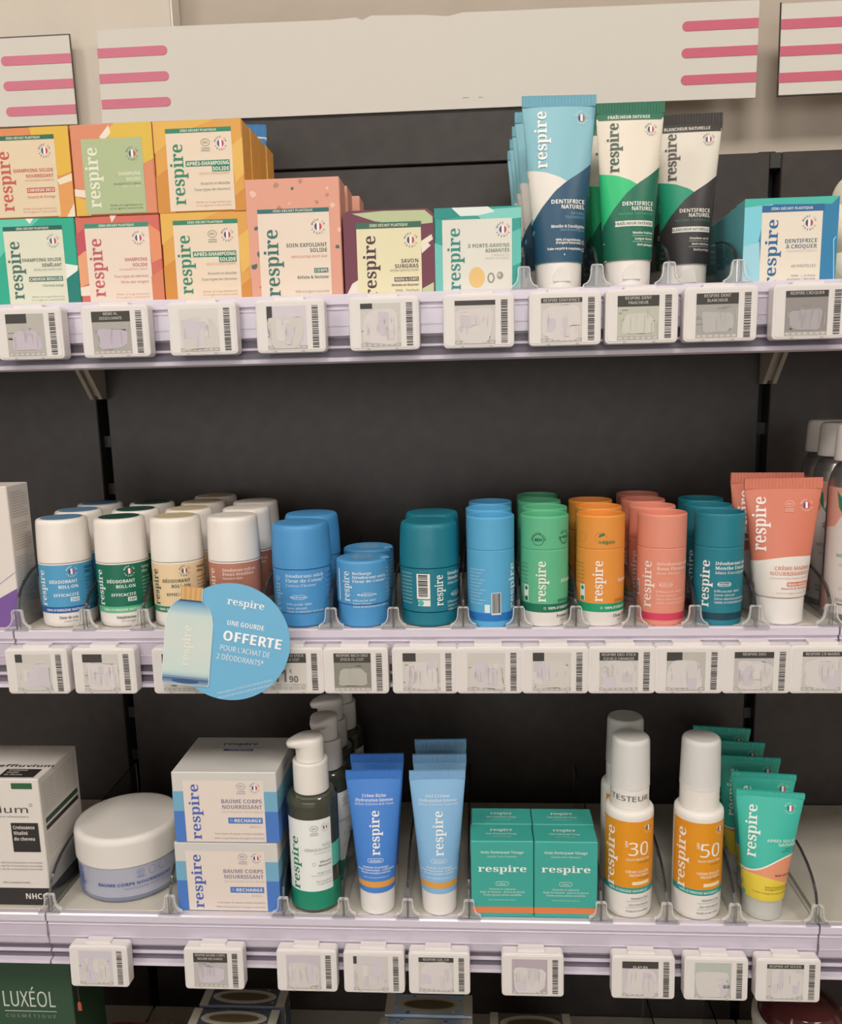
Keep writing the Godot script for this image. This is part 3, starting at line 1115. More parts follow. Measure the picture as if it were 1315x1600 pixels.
func room() -> void:
	var x0 := -2.2
	var x1 := 3.2
	var z0 := -0.036
	var z1 := 3.6
	var cx := (x0 + x1) / 2
	var cz := (z0 + z1) / 2
	var w := x1 - x0
	var d := z1 - z0
	struct("floor", box(w, 0.1, d), grain("8f877c", 0.45, 0.02, 0.05), "pale grey shop floor", "floor", Vector3(cx, -0.1, cz))
	struct("ceiling", box(w, 0.1, d), mat("d9d6d0", 0.8), "white shop ceiling over the aisle", "ceiling", Vector3(cx, 2.7, cz))
	struct("wall_left", box(0.1, 2.7, d), mat("cfc8be", 0.8), "cream side wall of the shop", "wall", Vector3(x0 - 0.05, 0, cz))
	struct("wall_right", box(0.1, 2.7, d), mat("cfc8be", 0.8), "cream opposite side wall of the shop", "wall", Vector3(x1 + 0.05, 0, cz))
	struct("wall_back", box(w, 2.7, 0.1), grain("bdb0a2", 0.75, 0.01, 0.03), "beige wall behind the shelving", "wall", Vector3(cx, 0, z0 - 0.05))
	# glazed shop front behind the shopper: daylight comes in here
	struct("wall_front", box(w, 0.35, 0.1), mat("cfc8be", 0.8), "low wall under the shop window", "wall", Vector3(cx, 0, z1 + 0.05))
	struct("wall_front_upper", box(w, 0.3, 0.1), mat("cfc8be", 0.8), "wall band over the shop window", "wall", Vector3(cx, 2.4, z1 + 0.05))
	# the right third of the shop front is solid wall
	var solid := 1.5
	struct("wall_front_side", box(solid, 2.05, 0.1), mat("cfc8be", 0.8), "solid end of the shop front wall", "wall", Vector3(x1 - solid / 2, 0.35, z1 + 0.05))
	w -= solid
	cx -= solid / 2
	var win := struct("window_1", box(w, 0.05, 0.06), mat("6a6764", 0.5), "wide shop front window across the aisle", "window", Vector3(cx, 0.35, z1 + 0.05))
	for k in 5:
		part("mullion", box(0.05, 2.05, 0.06), mat("6a6764", 0.5), win, Vector3(-w / 2 + 0.025 + (w - 0.05) * k / 4.0, 0.0, 0))
	for k in 4:
		part("pane", box((w - 0.05) / 4 - 0.05, 2.0, 0.008), glass("f2f6f8", 0.04, 0.02), win, Vector3(-w / 2 + 0.025 + (w - 0.05) * (k + 0.5) / 4.0, 0.05, 0))
	struct("pavement", box(14.0, 0.1, 8.0), grain("8f8c88", 0.8, 0.02, 0.05), "grey pavement outside the shop window", "pavement", Vector3(cx, -0.12, z1 + 4.15))

func gondola() -> void:
	var panel := grain("2e2724", 0.42, 0.03, 0.05)
	# black back panels, one for each bay
	for a in [[-0.668, -0.0056, "black metal back panel left of the slotted upright"], [0.0052, 0.6616, "wide black metal back panel between the two uprights"], [0.6720, 1.334, "black metal back panel beyond the second upright"]]:
		struct("wall_panel", box(a[1] - a[0], 1.553, 0.02, 0.001), panel, a[2], "back panel", Vector3((a[0] + a[1]) / 2, 0.01, -0.010))
	struct("wall_panel", box(0.395, 0.12, 0.02, 0.001), panel, "black header panel showing under the white banner", "back panel", Vector3(0.3, 1.5648, -0.0105))
	# slotted uprights in the gaps
	for x in [0.0, BAY]:
		var u := thing("shelf_upright", "black slotted upright between panels, beside the left bracket" if x == 0.0 else "black slotted upright between panels, beside the right bracket", "upright", Vector3(x, 0, 0), 0.0, "slotted shelf uprights")
		part("back_web", box(0.016, 1.56, 0.003, 0.0003), mat("1c1a19", 0.5), u, Vector3(0, 0.01, -0.0285))
		for s in [-1.0, 1.0]:
			part("flange", box(0.0012, 1.553, 0.019, 0.0002), mat("24211f", 0.45), u, Vector3(s * 0.0070, 0.01, -0.0175))
		part("top_cap", box(0.0104, 0.014, 0.018, 0.0004), mat("2e2b29", 0.5), u, Vector3(0, 1.549, -0.0105))
		for k in 30:
			part("rung", box(0.0124, 0.012, 0.002, 0.0003), mat("2e2b29", 0.45), u, Vector3(0, 0.05 + 0.05 * k, -0.012))
	struct("wall_upper", box(1.80, 1.13, 0.022, 0.001), grain("d3c9bc", 0.7, 0.01, 0.015), "cream wall panel above the shelving, left of the gap", "wall", Vector3(-0.803, 1.56, -0.0215))
	struct("trim_1", box(0.0016, 1.13, 0.023, 0.0003), mat("ece6dc", 0.5), "pale edge of the cream upper panel", "trim", Vector3(0.0982, 1.56, -0.021))
	# shelves and their rails
	for k in 4:
		var s: float = [S1, S2, S3, S4][k]
		var nm: String = ["top", "middle", "lower", "lowest"][k]
		shelf(0.0015, 0.6655, s, "white metal %s shelf between the two uprights" % nm, [])
		shelf(-0.6655, -0.0015, s, "white metal %s shelf left of the first upright" % nm, [0.0])
		shelf(0.6685, 1.3325, s, "white metal %s shelf right of the second upright" % nm, [BAY])
		if k < 3:
			var lip: float = [0.0012, 0.0008, 0.0008][k]
			rail(0.0028, 0.6622, s, lip, "lavender plastic price rail along the %s shelf, between the uprights" % nm)
			rail(-0.6655, 0.0012, s, lip, "lavender plastic price rail of the %s shelf, end at the left" % nm)
			rail(0.6638, 1.3325, s, lip, "lavender plastic price rail of the %s shelf, end at the right" % nm)

func stripe(t: Node3D, x0: float, x1: float, y: float, l: bool, r: bool, hex: String, z: float) -> void:
	# one pink bar, rounded at the ends that are not cut off by the sign's edge
	var h := 0.0042
	var pts := PackedVector2Array()
	for k in 9:
		var a := -PI / 2 + PI * k / 8
		pts.append(Vector2(x1 - h + cos(a) * h, y + sin(a) * h) if r else Vector2(x1, y + sin(a) * h))
	for k in 9:
		var a := PI / 2 + PI * k / 8
		pts.append(Vector2(x0 + h + cos(a) * h, y + sin(a) * h) if l else Vector2(x0, y + sin(a) * h))
	if not l or not r:
		var o := PackedVector2Array()
		for q in pts:
			if o.is_empty() or o[o.size() - 1].distance_to(q) > 0.0002:
				o.append(q)
		pts = PackedVector2Array()
		for i in o.size():
			var a := o[(i + o.size() - 1) % o.size()]
			var b := o[(i + 1) % o.size()]
			if absf((o[i] - a).cross(b - o[i])) > 1e-9:
				pts.append(o[i])
	part("stripe", slab(pts, z, z + 0.0004), mat(hex, 0.5), t)

func signs() -> void:
	var white := mat("d5d0c8", 0.6)
	# the long banner with an uneven, torn upper edge
	var t := thing("header_banner", "long blank white header banner with three pink stripes at each end", "banner", Vector3(0, 1.2, 0.0))
	var top := [0.0287, 0.4957, 0.0967, 0.4959, 0.2062, 0.4947, 0.2517, 0.4942, 0.2765, 0.4952, 0.2825, 0.4927, 0.291, 0.4962, 0.3389, 0.4945, 0.3627, 0.4922, 0.3758, 0.4949, 0.4219, 0.4943, 0.4572, 0.4943, 0.5155, 0.4936, 0.5847, 0.493, 0.6447, 0.4923]
	var pts := PackedVector2Array([Vector2(0.6447, 0.4103), Vector2(0.43, 0.4118), Vector2(0.2, 0.4122), Vector2(0.0262, 0.413)])
	for i in range(0, top.size(), 2):
		pts.append(Vector2(top[i], top[i + 1]))
	part("sheet", slab(pts, 0.0004, 0.0024), white, t)
	for y in [0.4754, 0.4528, 0.4300]:
		stripe(t, 0.0275, 0.0955, y, false, true, "cd7189", 0.0024)
	for y in [0.4734, 0.4507, 0.4278]:
		stripe(t, 0.5765, 0.6447, y, true, false, "c95f77", 0.0024)
	for q in [[0.378, 0.4215, 0.006], [0.392, 0.4213, 0.004]]:
		part("scratch", slab(round_rect(q[2], 0.0006, 0.0002, q[0], q[1]), 0.0024, 0.0026), mat("a89f94", 0.7), t)
	# neighbouring signs with their thin dark borders
	t = thing("shelf_sign", "white sign with pink stripes and thin dark border, at the left edge", "sign", Vector3(0, 1.2, 0.0))
	part("sheet", slab(PackedVector2Array([Vector2(-0.12, 0.4145), Vector2(0.0016, 0.4138), Vector2(0.0008, 0.4932), Vector2(-0.12, 0.4932)]), 0.0004, 0.002), white, t)
	part("border", slab(PackedVector2Array([Vector2(0.0016, 0.4138), Vector2(0.0024, 0.4138), Vector2(0.0016, 0.4941), Vector2(-0.12, 0.4941), Vector2(-0.12, 0.4932), Vector2(0.0008, 0.4932)]), 0.0004, 0.0023), mat("4a4644", 0.5), t)
	for y in [0.4728, 0.4504, 0.4273]:
		stripe(t, -0.0685, 0.0013, y, true, false, "cd7189", 0.002)
	t = thing("shelf_sign", "white sign with pink stripes and black border, at the right edge", "sign", Vector3(0, 1.2, 0.0))
	part("sheet", slab(PackedVector2Array([Vector2(0.6655, 0.4115), Vector2(0.79, 0.4115), Vector2(0.79, 0.4885), Vector2(0.6645, 0.4885)]), 0.0004, 0.002), white, t)
	part("border", slab(PackedVector2Array([Vector2(0.6645, 0.4104), Vector2(0.79, 0.4104), Vector2(0.79, 0.4115), Vector2(0.6655, 0.4115), Vector2(0.6645, 0.4895), Vector2(0.6635, 0.4895)]), 0.0004, 0.0023), mat("2c2828", 0.5), t)
	for y in [0.4712, 0.4486, 0.4262]:
		stripe(t, 0.6650, 0.735, y, false, true, "c95f77", 0.002)

func top_shelf() -> void:
	var zf := 0.205
	var w := 0.0655
	var h := 0.0645
	var d := 0.0242
	var zc := zf - d / 2
	var y2 := S1 + h + 0.0002
	var grp := "solid shampoo cartons on the top shelf"
	var t: Node3D
	# upper layer
	t = carton("soap_carton", "orange and yellow shampoo carton with cream panel, at the left edge", "carton", grp, w, h, d, "d98b54", Vector3(0.0498, y2, zc), 0.0)
	bar_label(t, w, h, d, {"art": [["e0b443", [0.55, 0.0, 1.0, 0.0, 1.0, 0.5, 0.85, 0.55, 0.6, 0.3]], ["e9dcc0", [0.82, 0.58, 1.0, 0.52, 1.0, 0.62, 0.86, 0.68]], ["de9c58", [0.7, 0.68, 1.0, 0.6, 1.0, 1.0, 0.8, 1.0]], ["eadfc8", [0.9, 1.0, 1.0, 0.85, 1.0, 1.0]]], "x0": 0.1, "x1": 0.83, "panel": "e0cdaf", "band": "2d6a52", "word": "c25a50", "ink": "c25a50", "faint": "cf9a86", "title": ["SHAMPOING SOLIDE", "NOURRISSANT"], "sub": "NOURISHING SHAMPOO", "pill": "CHEVEUX SECS", "lines": ["Nourrit & Protège"]})
	t = carton("soap_carton", "salmon and yellow shampoo carton with pale green panel", "carton", grp, w - 0.003, h, d, "d98a68", Vector3(0.1154, y2, zc + 0.001), 0.0)
	bar_label(t, w - 0.003, h, d, {"art": [["dcb84a", [0.42, 0.1, 0.55, 0.0, 1.0, 0.0, 1.0, 0.4, 0.75, 0.5]], ["eadfce", [0.36, 0.14, 0.48, 0.02, 0.5, 0.1, 0.4, 0.2]], ["dfb24a", [0.0, 0.78, 0.2, 0.85, 0.18, 1.0, 0.0, 1.0]], ["ebddc8", [0.0, 0.7, 0.16, 0.72, 0.14, 0.8, 0.0, 0.78]]], "x0": 0.13, "x1": 0.87, "y0": 0.16, "panel": "aebc92", "word": "e6e7d3", "ink": "e3e5cf", "faint": "6d7f5c", "title": ["SHAMPOING", "SOLIDE"], "sub": "SHAMPOO BAR", "ty": 0.55, "lines": ["Cheveux fins"]})
	t = carton("soap_carton", "yellow conditioner carton with cream panel, uppermost front of the stack", "carton", grp, w + 0.0015, h, d, "dba04a", Vector3(0.1806, y2, zc), 0.0)
	var yellow := {"art": [["e2b256", [0.0, 0.0, 0.7, 0.0, 0.3, 0.14, 0.0, 0.35]], ["d18e3c", [0.0, 0.6, 0.16, 0.5, 0.2, 1.0, 0.0, 1.0]], ["e4b65e", [0.86, 0.3, 1.0, 0.2, 1.0, 0.6, 0.9, 0.7]], ["cf8d3f", [0.86, 0.85, 1.0, 0.75, 1.0, 1.0, 0.86, 1.0]]], "panel": "e6d4bf", "band": "2f8468", "word": "2f8468", "ink": "6f7a66", "faint": "c79a86", "title": ["APRÈS-SHAMPOING", "SOLIDE"], "boxed": true, "bio": true, "sub": "SOLID CONDITIONER", "lines": ["Nourrit et démêle", "Tous types de cheveux"]}
	bar_label(t, w + 0.0015, h, d, yellow)
	for i in 3:
		dup(t, Vector3(0.1806 + [0.0004, 0.0002, 0.001][i], y2, zc - d * (i + 1) - 0.0004 * (i + 1)), 0.0, "yellow conditioner carton, upper layer of the stack, " + order(i + 1))
	# lower layer
	var low := carton("soap_carton", "turquoise shampoo carton with pale panel, beneath the orange one", "carton", grp, w, h, d, "23a98d", Vector3(0.0482, S1, zc), 0.0)
	bar_label(low, w, h, d, {"art": [["5cc9b0", [0.0, 0.0, 0.6, 0.0, 0.2, 0.3, 0.0, 0.5]], ["e6ebe2", [0.84, 0.52, 1.0, 0.55, 0.98, 0.66, 0.84, 0.7]], ["0e7c74", [0.84, 0.7, 1.0, 0.6, 1.0, 1.0, 0.84, 1.0]], ["eceee6", [0.42, 0.0, 0.52, 0.0, 0.47, 0.06]]], "x1": 0.85, "panel": "dcdcc9", "band": "1d5f58", "word": "3f6f66", "ink": "4d5f58", "faint": "9aa79a", "title": ["SHAMPOING SOLIDE", "DÉMÊLANT"], "sub": "DETANGLING SHAMPOO BAR", "pill": "CHEVEUX BOUCLÉS", "lines": ["Cheveux longs"]})
	t = carton("soap_carton", "coral red shampoo carton with cream panel, under the pale green one", "carton", grp, w, h, d, "cf6a5c", Vector3(0.1142, S1, zc), 0.0)
	bar_label(t, w, h, d, {"art": [["e3a078", [0.0, 0.35, 0.12, 0.4, 0.14, 0.75, 0.0, 0.8]], ["c0505c", [0.0, 0.2, 0.16, 0.1, 0.14, 0.35, 0.0, 0.45]], ["ecd9cf", [0.42, 0.0, 0.5, 0.0, 0.44, 0.08]], ["e29068", [0.86, 0.1, 1.0, 0.2, 1.0, 0.5, 0.88, 0.55]], ["ecdccf", [0.0, 0.8, 0.13, 0.78, 0.13, 0.9, 0.0, 0.9]], ["d27f5c", [0.86, 0.7, 1.0, 0.62, 1.0, 1.0, 0.86, 1.0]]], "x0": 0.11, "x1": 0.87, "panel": "e6d6c6", "band": "3a8d76", "word": "bf5a66", "ink": "c06a6c", "faint": "d2a096", "title": ["SHAMPOING", "SOLIDE"], "sub": "SHAMPOO BAR", "ty": 0.5, "lines": ["Tous types de cheveux", "Pêche des vergers"]})
	t = carton("soap_carton", "yellow conditioner carton with cream panel, bottom front of the stack", "carton", grp, w + 0.0015, h, d, "dba04a", Vector3(0.1815, S1, zc), 0.0)
	bar_label(t, w + 0.0015, h, d, yellow)
	for i in 3:
		dup(t, Vector3(0.1812, S1, zc - d * (i + 1) - 0.0004 * (i + 1)), 0.0, "yellow conditioner carton, bottom layer of the stack, " + order(i + 1))
	# speckled pink carton
	w = 0.0716
	h = 0.0862
	d = 0.0265
	t = carton("soap_carton", "tall pink terrazzo-speckled exfoliating soap carton, front of its row", "carton", "pink speckled soap cartons", w, h, d, "dd9f8b", Vector3(0.2492, S1, zf - d / 2), 0.0)
	begin(on_face(d / 2), w, h)
	for i in 36:
		var cx := rng.randf()
		var cy := rng.randf()
		var r := rng.randf_range(0.008, 0.034)
		var pp := []
		for k in 7:
			var a := TAU * k / 7
			var rr := r * rng.randf_range(0.65, 1.15)
			pp.append(clampf(cx + cos(a) * rr * 1.2, 0.003, 0.997))
			pp.append(clampf(cy + sin(a) * rr, 0.003, 0.997))
		poly(pp, ["3f6f68", "c97a66", "e9bfae", "b98a78", "4f6b66"][i % 5], 0.5 + 0.03 * i)
	rect(0.125, 0.255, 0.88, 0.985, "e6d6c6", 2.0)
	rect(0.125, 0.25, 0.88, 0.285, "2f6d6c", 2.5)
	text("ZÉRO DÉCHET PLASTIQUE", 0.5, 0.267, 0.017, "e0dccb", 0, "B", 0.42)
	text("respire", 0.255, 0.70, 0.125, "3d6f68", 0, "S", 0.56, 90)
	badge(0.76, 0.405, 0.062)
	text("SOIN EXFOLIANT", 0.845, 0.555, 0.032, "4f6a64", 1, "B", 0.43)
	text("SOLIDE", 0.845, 0.6, 0.032, "4f6a64", 1, "B", 0.18)
	text("EXFOLIATING BODY BAR", 0.845, 0.652, 0.02, "d79a86", 1, "B", 0.38)
	rect(0.70, 0.75, 0.85, 0.79, "3d6f68", 2.5)
	text("CORPS", 0.775, 0.77, 0.025, "e6e0d0", 0, "B", 0.13)
	text("Exfolie & Nettoie", 0.85, 0.825, 0.025, "4f6a64", 1, "B", 0.33)
	text("99% d'origine naturelle", 0.85, 0.945, 0.02, "a09a8e", 1, "b", 0.36)
	finish("lettering", t)
	dup(t, Vector3(0.2506, S1, zf - d / 2 - 0.031), 0.0, "tall pink speckled soap carton, " + order(1))
	dup(t, Vector3(0.2555, S1, zf - d / 2 - 0.068), 0.0, "tall pink speckled soap carton, " + order(2))
	# plum soap carton with cut corners
	w = 0.0680
	h = 0.0615
	d = 0.026
	t = thing("soap_carton", "plum soap carton with rounded corners and pale yellow panel", "carton", Vector3(0.3206, S1, zf - d / 2), 0.0, "")
	var out := PackedVector2Array([Vector2(-w / 2, 0.0), Vector2(w / 2, 0.0), Vector2(w / 2, h - 0.006), Vector2(w / 2 - 0.0012, h - 0.003), Vector2(w / 2 - 0.005, h), Vector2(-w / 2 + 0.004, h), Vector2(-w / 2 + 0.001, h - 0.002), Vector2(-w / 2, h - 0.006)])
	part("carton", slab(out, -d / 2, d / 2), mat("70384a", 0.5), t)
	begin(on_face(d / 2), w, h)
	poly([0.1, 0.035, 0.45, 0.015, 0.9, 0.02, 0.985, 0.1, 0.985, 0.17, 0.72, 0.19, 0.35, 0.13], "b9c49a", 1.0)
	poly([0.85, 0.38, 0.97, 0.3, 0.985, 0.36, 0.93, 0.4, 0.96, 0.43, 0.86, 0.52], "e6dfd0", 1.0)
	poly([0.02, 0.97, 0.08, 0.85, 0.16, 0.8, 0.18, 0.99, 0.04, 0.995], "e6dcd2", 1.0)
	poly([0.86, 0.93, 0.985, 0.86, 0.985, 0.99, 0.86, 0.99], "c2c9a2", 1.0)
	rect(0.145, 0.155, 0.855, 0.985, "e3dbb8", 2.0)
	rect(0.14, 0.145, 0.86, 0.215, "3c6a58", 2.5)
	text("ZÉRO DÉCHET PLASTIQUE", 0.5, 0.18, 0.03, "dfdcc8", 0, "B", 0.42)
	text("respire", 0.285, 0.66, 0.15, "4f3540", 0, "S", 0.72, 90)
	badge(0.74, 0.36, 0.085)
	text("SAVON", 0.82, 0.60, 0.046, "53424a", 1, "B", 0.19)
	text("SURGRAS", 0.82, 0.66, 0.046, "53424a", 1, "B", 0.26)
	text("EXTRA-GENTLE SOAP", 0.82, 0.71, 0.024, "7a6c66", 1, "b", 0.31)
	rect(0.55, 0.79, 0.82, 0.84, "53424a", 2.5)
	text("MAINS & CORPS", 0.685, 0.815, 0.032, "e3dbc0", 0, "B", 0.25)
	text("Nettoie en douceur", 0.82, 0.88, 0.03, "53424a", 1, "B", 0.3)
	text("99%   Parfum", 0.82, 0.945, 0.026, "7a6c66", 1, "b", 0.26)
	finish("lettering", t)
	# soap holders
	w = 0.0640
	h = 0.0610
	d = 0.026
	t = carton("soap_carton", "teal and white carton of three magnetic soap holders", "carton", "", w, h, d, "2f9f94", Vector3(0.3868, S1, zf - d / 2), 0.0)
	begin(on_face(d / 2), w, h)
	poly([0.0, 0.0, 0.22, 0.0, 0.3, 0.1, 0.1, 0.13, 0.0, 0.12], "2a8f8a", 1.0)
	poly([0.2, 0.0, 0.62, 0.0, 0.7, 0.06, 0.5, 0.1, 0.3, 0.1], "dfe9e3", 1.2)
	poly([0.5, 0.1, 0.66, 0.03, 1.0, 0.02, 1.0, 0.14, 0.8, 0.16, 0.55, 0.15], "7fcfc6", 1.1)
	poly([0.9, 0.3, 1.0, 0.26, 1.0, 0.66, 0.9, 0.7], "5fbfb4", 1.0)
	poly([0.0, 0.4, 0.1, 0.44, 0.1, 0.99, 0.0, 0.99], "6fc4bc", 1.0)
	rect(0.09, 0.14, 0.895, 0.99, "dedcd2", 2.0)
	text("respire", 0.225, 0.60, 0.15, "2d8a84", 0, "S", 0.72, 90)
	badge(0.79, 0.27, 0.085)
	text("3 PORTE-SAVONS", 0.865, 0.45, 0.043, "7a8478", 1, "B", 0.48)
	text("AIMANTÉS", 0.865, 0.51, 0.043, "7a8478", 1, "B", 0.28)
	text("3 MAGNETIC", 0.865, 0.565, 0.026, "b6bdb2", 1, "b", 0.21)
	text("SOAP HOLDERS", 0.865, 0.602, 0.026, "b6bdb2", 1, "b", 0.28)
	oval(0.485, 0.82, 0.098, 0.122, "e3bf7c", 3.0)
	ring(0.65, 0.83, 0.045, 0.062, 0.02, "9b948c", 3.0)
	oval(0.755, 0.805, 0.04, 0.045, "9d9792", 3.0)
	oval(0.745, 0.80, 0.018, 0.02, "c8c4bd", 3.5)
	finish("lettering", t)
	# toothpaste tubes
	var tp := {"ht": 0.1400, "cap_h": 0.0205, "crimp_h": 0.0078, "rb": 0.0182, "hw": 0.0274, "body": "86bccb", "crimp": "6fabc0", "thumb": true}
	var zt := 0.1868
	t = tube("toothpaste_tube", "light blue, white and navy toothpaste tube, front of its row", "blue toothpaste tubes", Vector3(0.4478, S1, zt), 4.0, tp)
	begin_tube(tp)
	var edge := func(x: float) -> float: return along([0.0, 0.365, 0.09, 0.375, 0.31, 0.392, 0.49, 0.419, 0.58, 0.44, 0.66, 0.47], x)
	var lower := func(x: float) -> float: return along([0.0, 0.74, 0.1, 0.675, 0.144, 0.635, 0.242, 0.574, 0.42, 0.49, 0.58, 0.44, 0.776, 0.392, 0.897, 0.355, 1.0, 0.32], x)
	wave(0.0, edge, func(x: float) -> float: return maxf(lower.call(x), edge.call(x)), "e6e0da", 1.0, 0.6)
	wave(0.0, lower, func(_x: float) -> float: return 0.852, "2b5470", 1.5, 1.0)
	tooth_text("f0ece6", "f4f0ea", ["Menthe & Eucalyptus"], "dfe8ea", 0)
	finish("lettering", t, true)
	for i in 4:
		dup(t, Vector3(0.4442 - 0.0005 * i, S1, zt - 0.0372 * (i + 1)), 3.0, "light blue, white and navy toothpaste tube, " + order(i + 1))
	tp = {"ht": 0.1330, "cap_h": 0.0205, "crimp_h": 0.0075, "rb": 0.0178, "hw": 0.0250, "body": "e3dacb", "crimp": "2f7259", "thumb": true}
	t = tube("toothpaste_tube", "cream and green toothpaste tube with green sealed end, front of its row", "green toothpaste tubes", Vector3(0.4996, S1, zt), 2.0, tp)
	begin_tube(tp)
	wave(0.0, func(_x: float) -> float: return 0.055, func(_x: float) -> float: return 0.092, "2f7259", 1.2)
	text("FRAÎCHEUR INTENSE", 0.48, 0.077, 0.017, "dfe8dc", 0, "B", 0.6)
	wave(0.0, edge, func(x: float) -> float: return maxf(lower.call(x), edge.call(x)), "2fc27e", 1.0, 0.6)
	wave(0.0, lower, func(_x: float) -> float: return 0.846, "1f6d56", 1.5, 1.0)
	tooth_text("3c5a4c", "e9ece4", ["FRAÎCHEUR INTENSE", "Menthe fraîche", "Longue durée", "Anti-plaque"], "57b98c", 1)
	finish("lettering", t, true)
	for i in 2:
		dup(t, Vector3(0.4968, S1, zt - 0.0368 * (i + 1)), 1.0, "cream and green toothpaste tube, " + order(i + 1))
	tp = {"ht": 0.1330, "cap_h": 0.0205, "crimp_h": 0.0075, "rb": 0.0178, "hw": 0.0256, "body": "ddd6ca", "crimp": "3a3634", "thumb": true}
	zt = 0.152
	t = tube("toothpaste_tube", "cream, green and black toothpaste tube with black sealed end, front of its row", "black toothpaste tubes", Vector3(0.5500, S1, zt), -2.0, tp)
	begin_tube(tp)
	wave(0.0, func(_x: float) -> float: return 0.055, func(_x: float) -> float: return 0.1, "3a3634", 1.2)
	text("BLANCHEUR NATURELLE", 0.48, 0.081, 0.017, "d6d2ca", 0, "B", 0.66)
	wave(0.0, edge, func(x: float) -> float: return maxf(lower.call(x), edge.call(x)), "1f9a78", 1.0, 0.6)
	wave(0.0, lower, func(_x: float) -> float: return 0.846, "38353a", 1.5, 1.0)
	tooth_text("45433f", "e4e0d8", ["BLANCHEUR NATURELLE", "Charbon actif", "Anti-tâches", "Email protégé"], "3d9479", 1)
	finish("lettering", t, true)
	for i in 2:
		dup(t, Vector3(0.5468, S1, zt - 0.0368 * (i + 1)), -3.0, "cream, green and black toothpaste tube, " + order(i + 1))
	# chewable toothpaste cartons
	w = 0.0665
	h = 0.0595
	d = 0.0212
	t = carton("tablet_carton", "blue and turquoise toothpaste tablet carton with cream panel, front of its row", "carton", "toothpaste tablet cartons", w, h, d, "5fa9b4", Vector3(0.6132, S1, zf - d / 2), 0.0)
	begin(on_face(d / 2), w, h)
	rect(0.0, 0.0, 1.0, 1.0, "2f7fae", 0.6)
	poly([0.0, 0.0, 1.0, 0.0, 0.92, 0.09, 0.3, 0.07, 0.0, 0.1], "49b9ac", 1.0)
	poly([0.0, 0.1, 0.3, 0.07, 0.2, 0.25, 0.16, 0.5, 0.0, 0.55], "7fcfe0", 1.0)
	poly([0.0, 0.55, 0.17, 0.5, 0.2, 0.99, 0.0, 0.99], "9fd4e4", 1.0)
	rect(0.185, 0.165, 0.83, 0.99, "e6dccd", 2.0)
	rect(0.185, 0.085, 0.845, 0.165, "2c6798", 2.2)
	text("ZÉRO DÉCHET PLASTIQUE", 0.5, 0.125, 0.03, "d6e0e6", 0, "B", 0.44)
	text("respire", 0.30, 0.64, 0.14, "2c6798", 0, "S", 0.78, 90)
	badge(0.69, 0.30, 0.085)
	text("DENTIFRICE", 0.785, 0.505, 0.047, "60708a", 1, "B", 0.34)
	text("À CROQUER", 0.785, 0.57, 0.047, "60708a", 1, "B", 0.33)
	text("TOOTHPASTE TABLETS", 0.785, 0.625, 0.025, "b9bec0", 1, "b", 0.32)
	text("60 PASTILLES", 0.785, 0.80, 0.032, "6f7c88", 1, "b", 0.26, 0, 3, 0.2)
	text("99%  | Arôme", 0.785, 0.915, 0.026, "7f8a92", 1, "b", 0.26)
	text("d'origine | Menthe", 0.785, 0.955, 0.026, "7f8a92", 1, "b", 0.3)
	poly([0.955, 0.5, 0.985, 0.46, 0.985, 0.475, 0.965, 0.51, 0.99, 0.98, 0.98, 0.98], "9fd4ea", 2.0)
	finish("lettering", t)
	for i in 4:
		dup(t, Vector3(0.6137 + [0.001, 0.0024, 0.0030, 0.0034][i], S1, zf - d / 2 - 0.0226 * (i + 1)), 0.0, "blue toothpaste tablet carton, " + order(i + 1))
	# lobed cream pack that shows behind the tablet cartons
	t = thing("flower_puff", "cream petal-shaped puff half hidden behind the blue tablet carton", "bath puff", Vector3(0.692, S1, 0.165), 0.0)
	for k in 7:
		var a := TAU * k / 7 + 0.25
		var o := part("petal", lathe(egg(0.021, 0.0225, 0.0225), 32, 0.6), mat("e3d9c4", 0.7), t)
		o.position = Vector3(cos(a) * 0.021, 0.034 + sin(a) * 0.021 - 0.0, 0.002 * (k % 2))
		o.rotation.z = a - PI / 2
		o.position -= Vector3(-sin(a - PI / 2), cos(a - PI / 2), 0) * 0.012
	part("puff_heart", lathe(egg(0.018, 0.013, 0.034), 32, 0.9), mat("d8c9a0", 0.7), t)
	# sachet that peeks out above the yellow cartons
	var sp := {"ht": 0.166, "cap_h": 0.0, "crimp_h": 0.01, "rb": 0.012, "hw": 0.027, "body": "d9dcdd", "crimp": "2f78b4"}
	t = tube("refill_sachet", "blue and white sachet peeking out behind the yellow cartons", "", Vector3(0.1725, S1, 0.062), 10.0, sp)
	t.set_meta("category", "sachet")
	begin_tube(sp)
	wave(0.0, func(_x: float) -> float: return 0.07, func(x: float) -> float: return 0.13 + 0.05 * sin(x * 9.0), "2f78b4", 1.0)
	wave(0.55, func(x: float) -> float: return 0.1, func(x: float) -> float: return 0.3 + 0.1 * sin(x * 7.0), "3d86bf", 1.2)
	finish("print", t)

func egg(r: float, hh: float, mid: float) -> Array:
	var o := []
	for i in 17:
		var a := -PI / 2 + PI * i / 16.0
		o.append([maxf(cos(a) * r, 0.0), mid + sin(a) * hh])
	return o

func along(p: Array, x: float) -> float:
	# height of a polyline given as x, y, x, y ...
	for i in range(0, p.size() - 2, 2):
		if x <= p[i + 2]:
			return lerpf(p[i + 1], p[i + 3], clampf((x - p[i]) / (p[i + 2] - p[i]), 0.0, 1.0))
	return p[p.size() - 1]

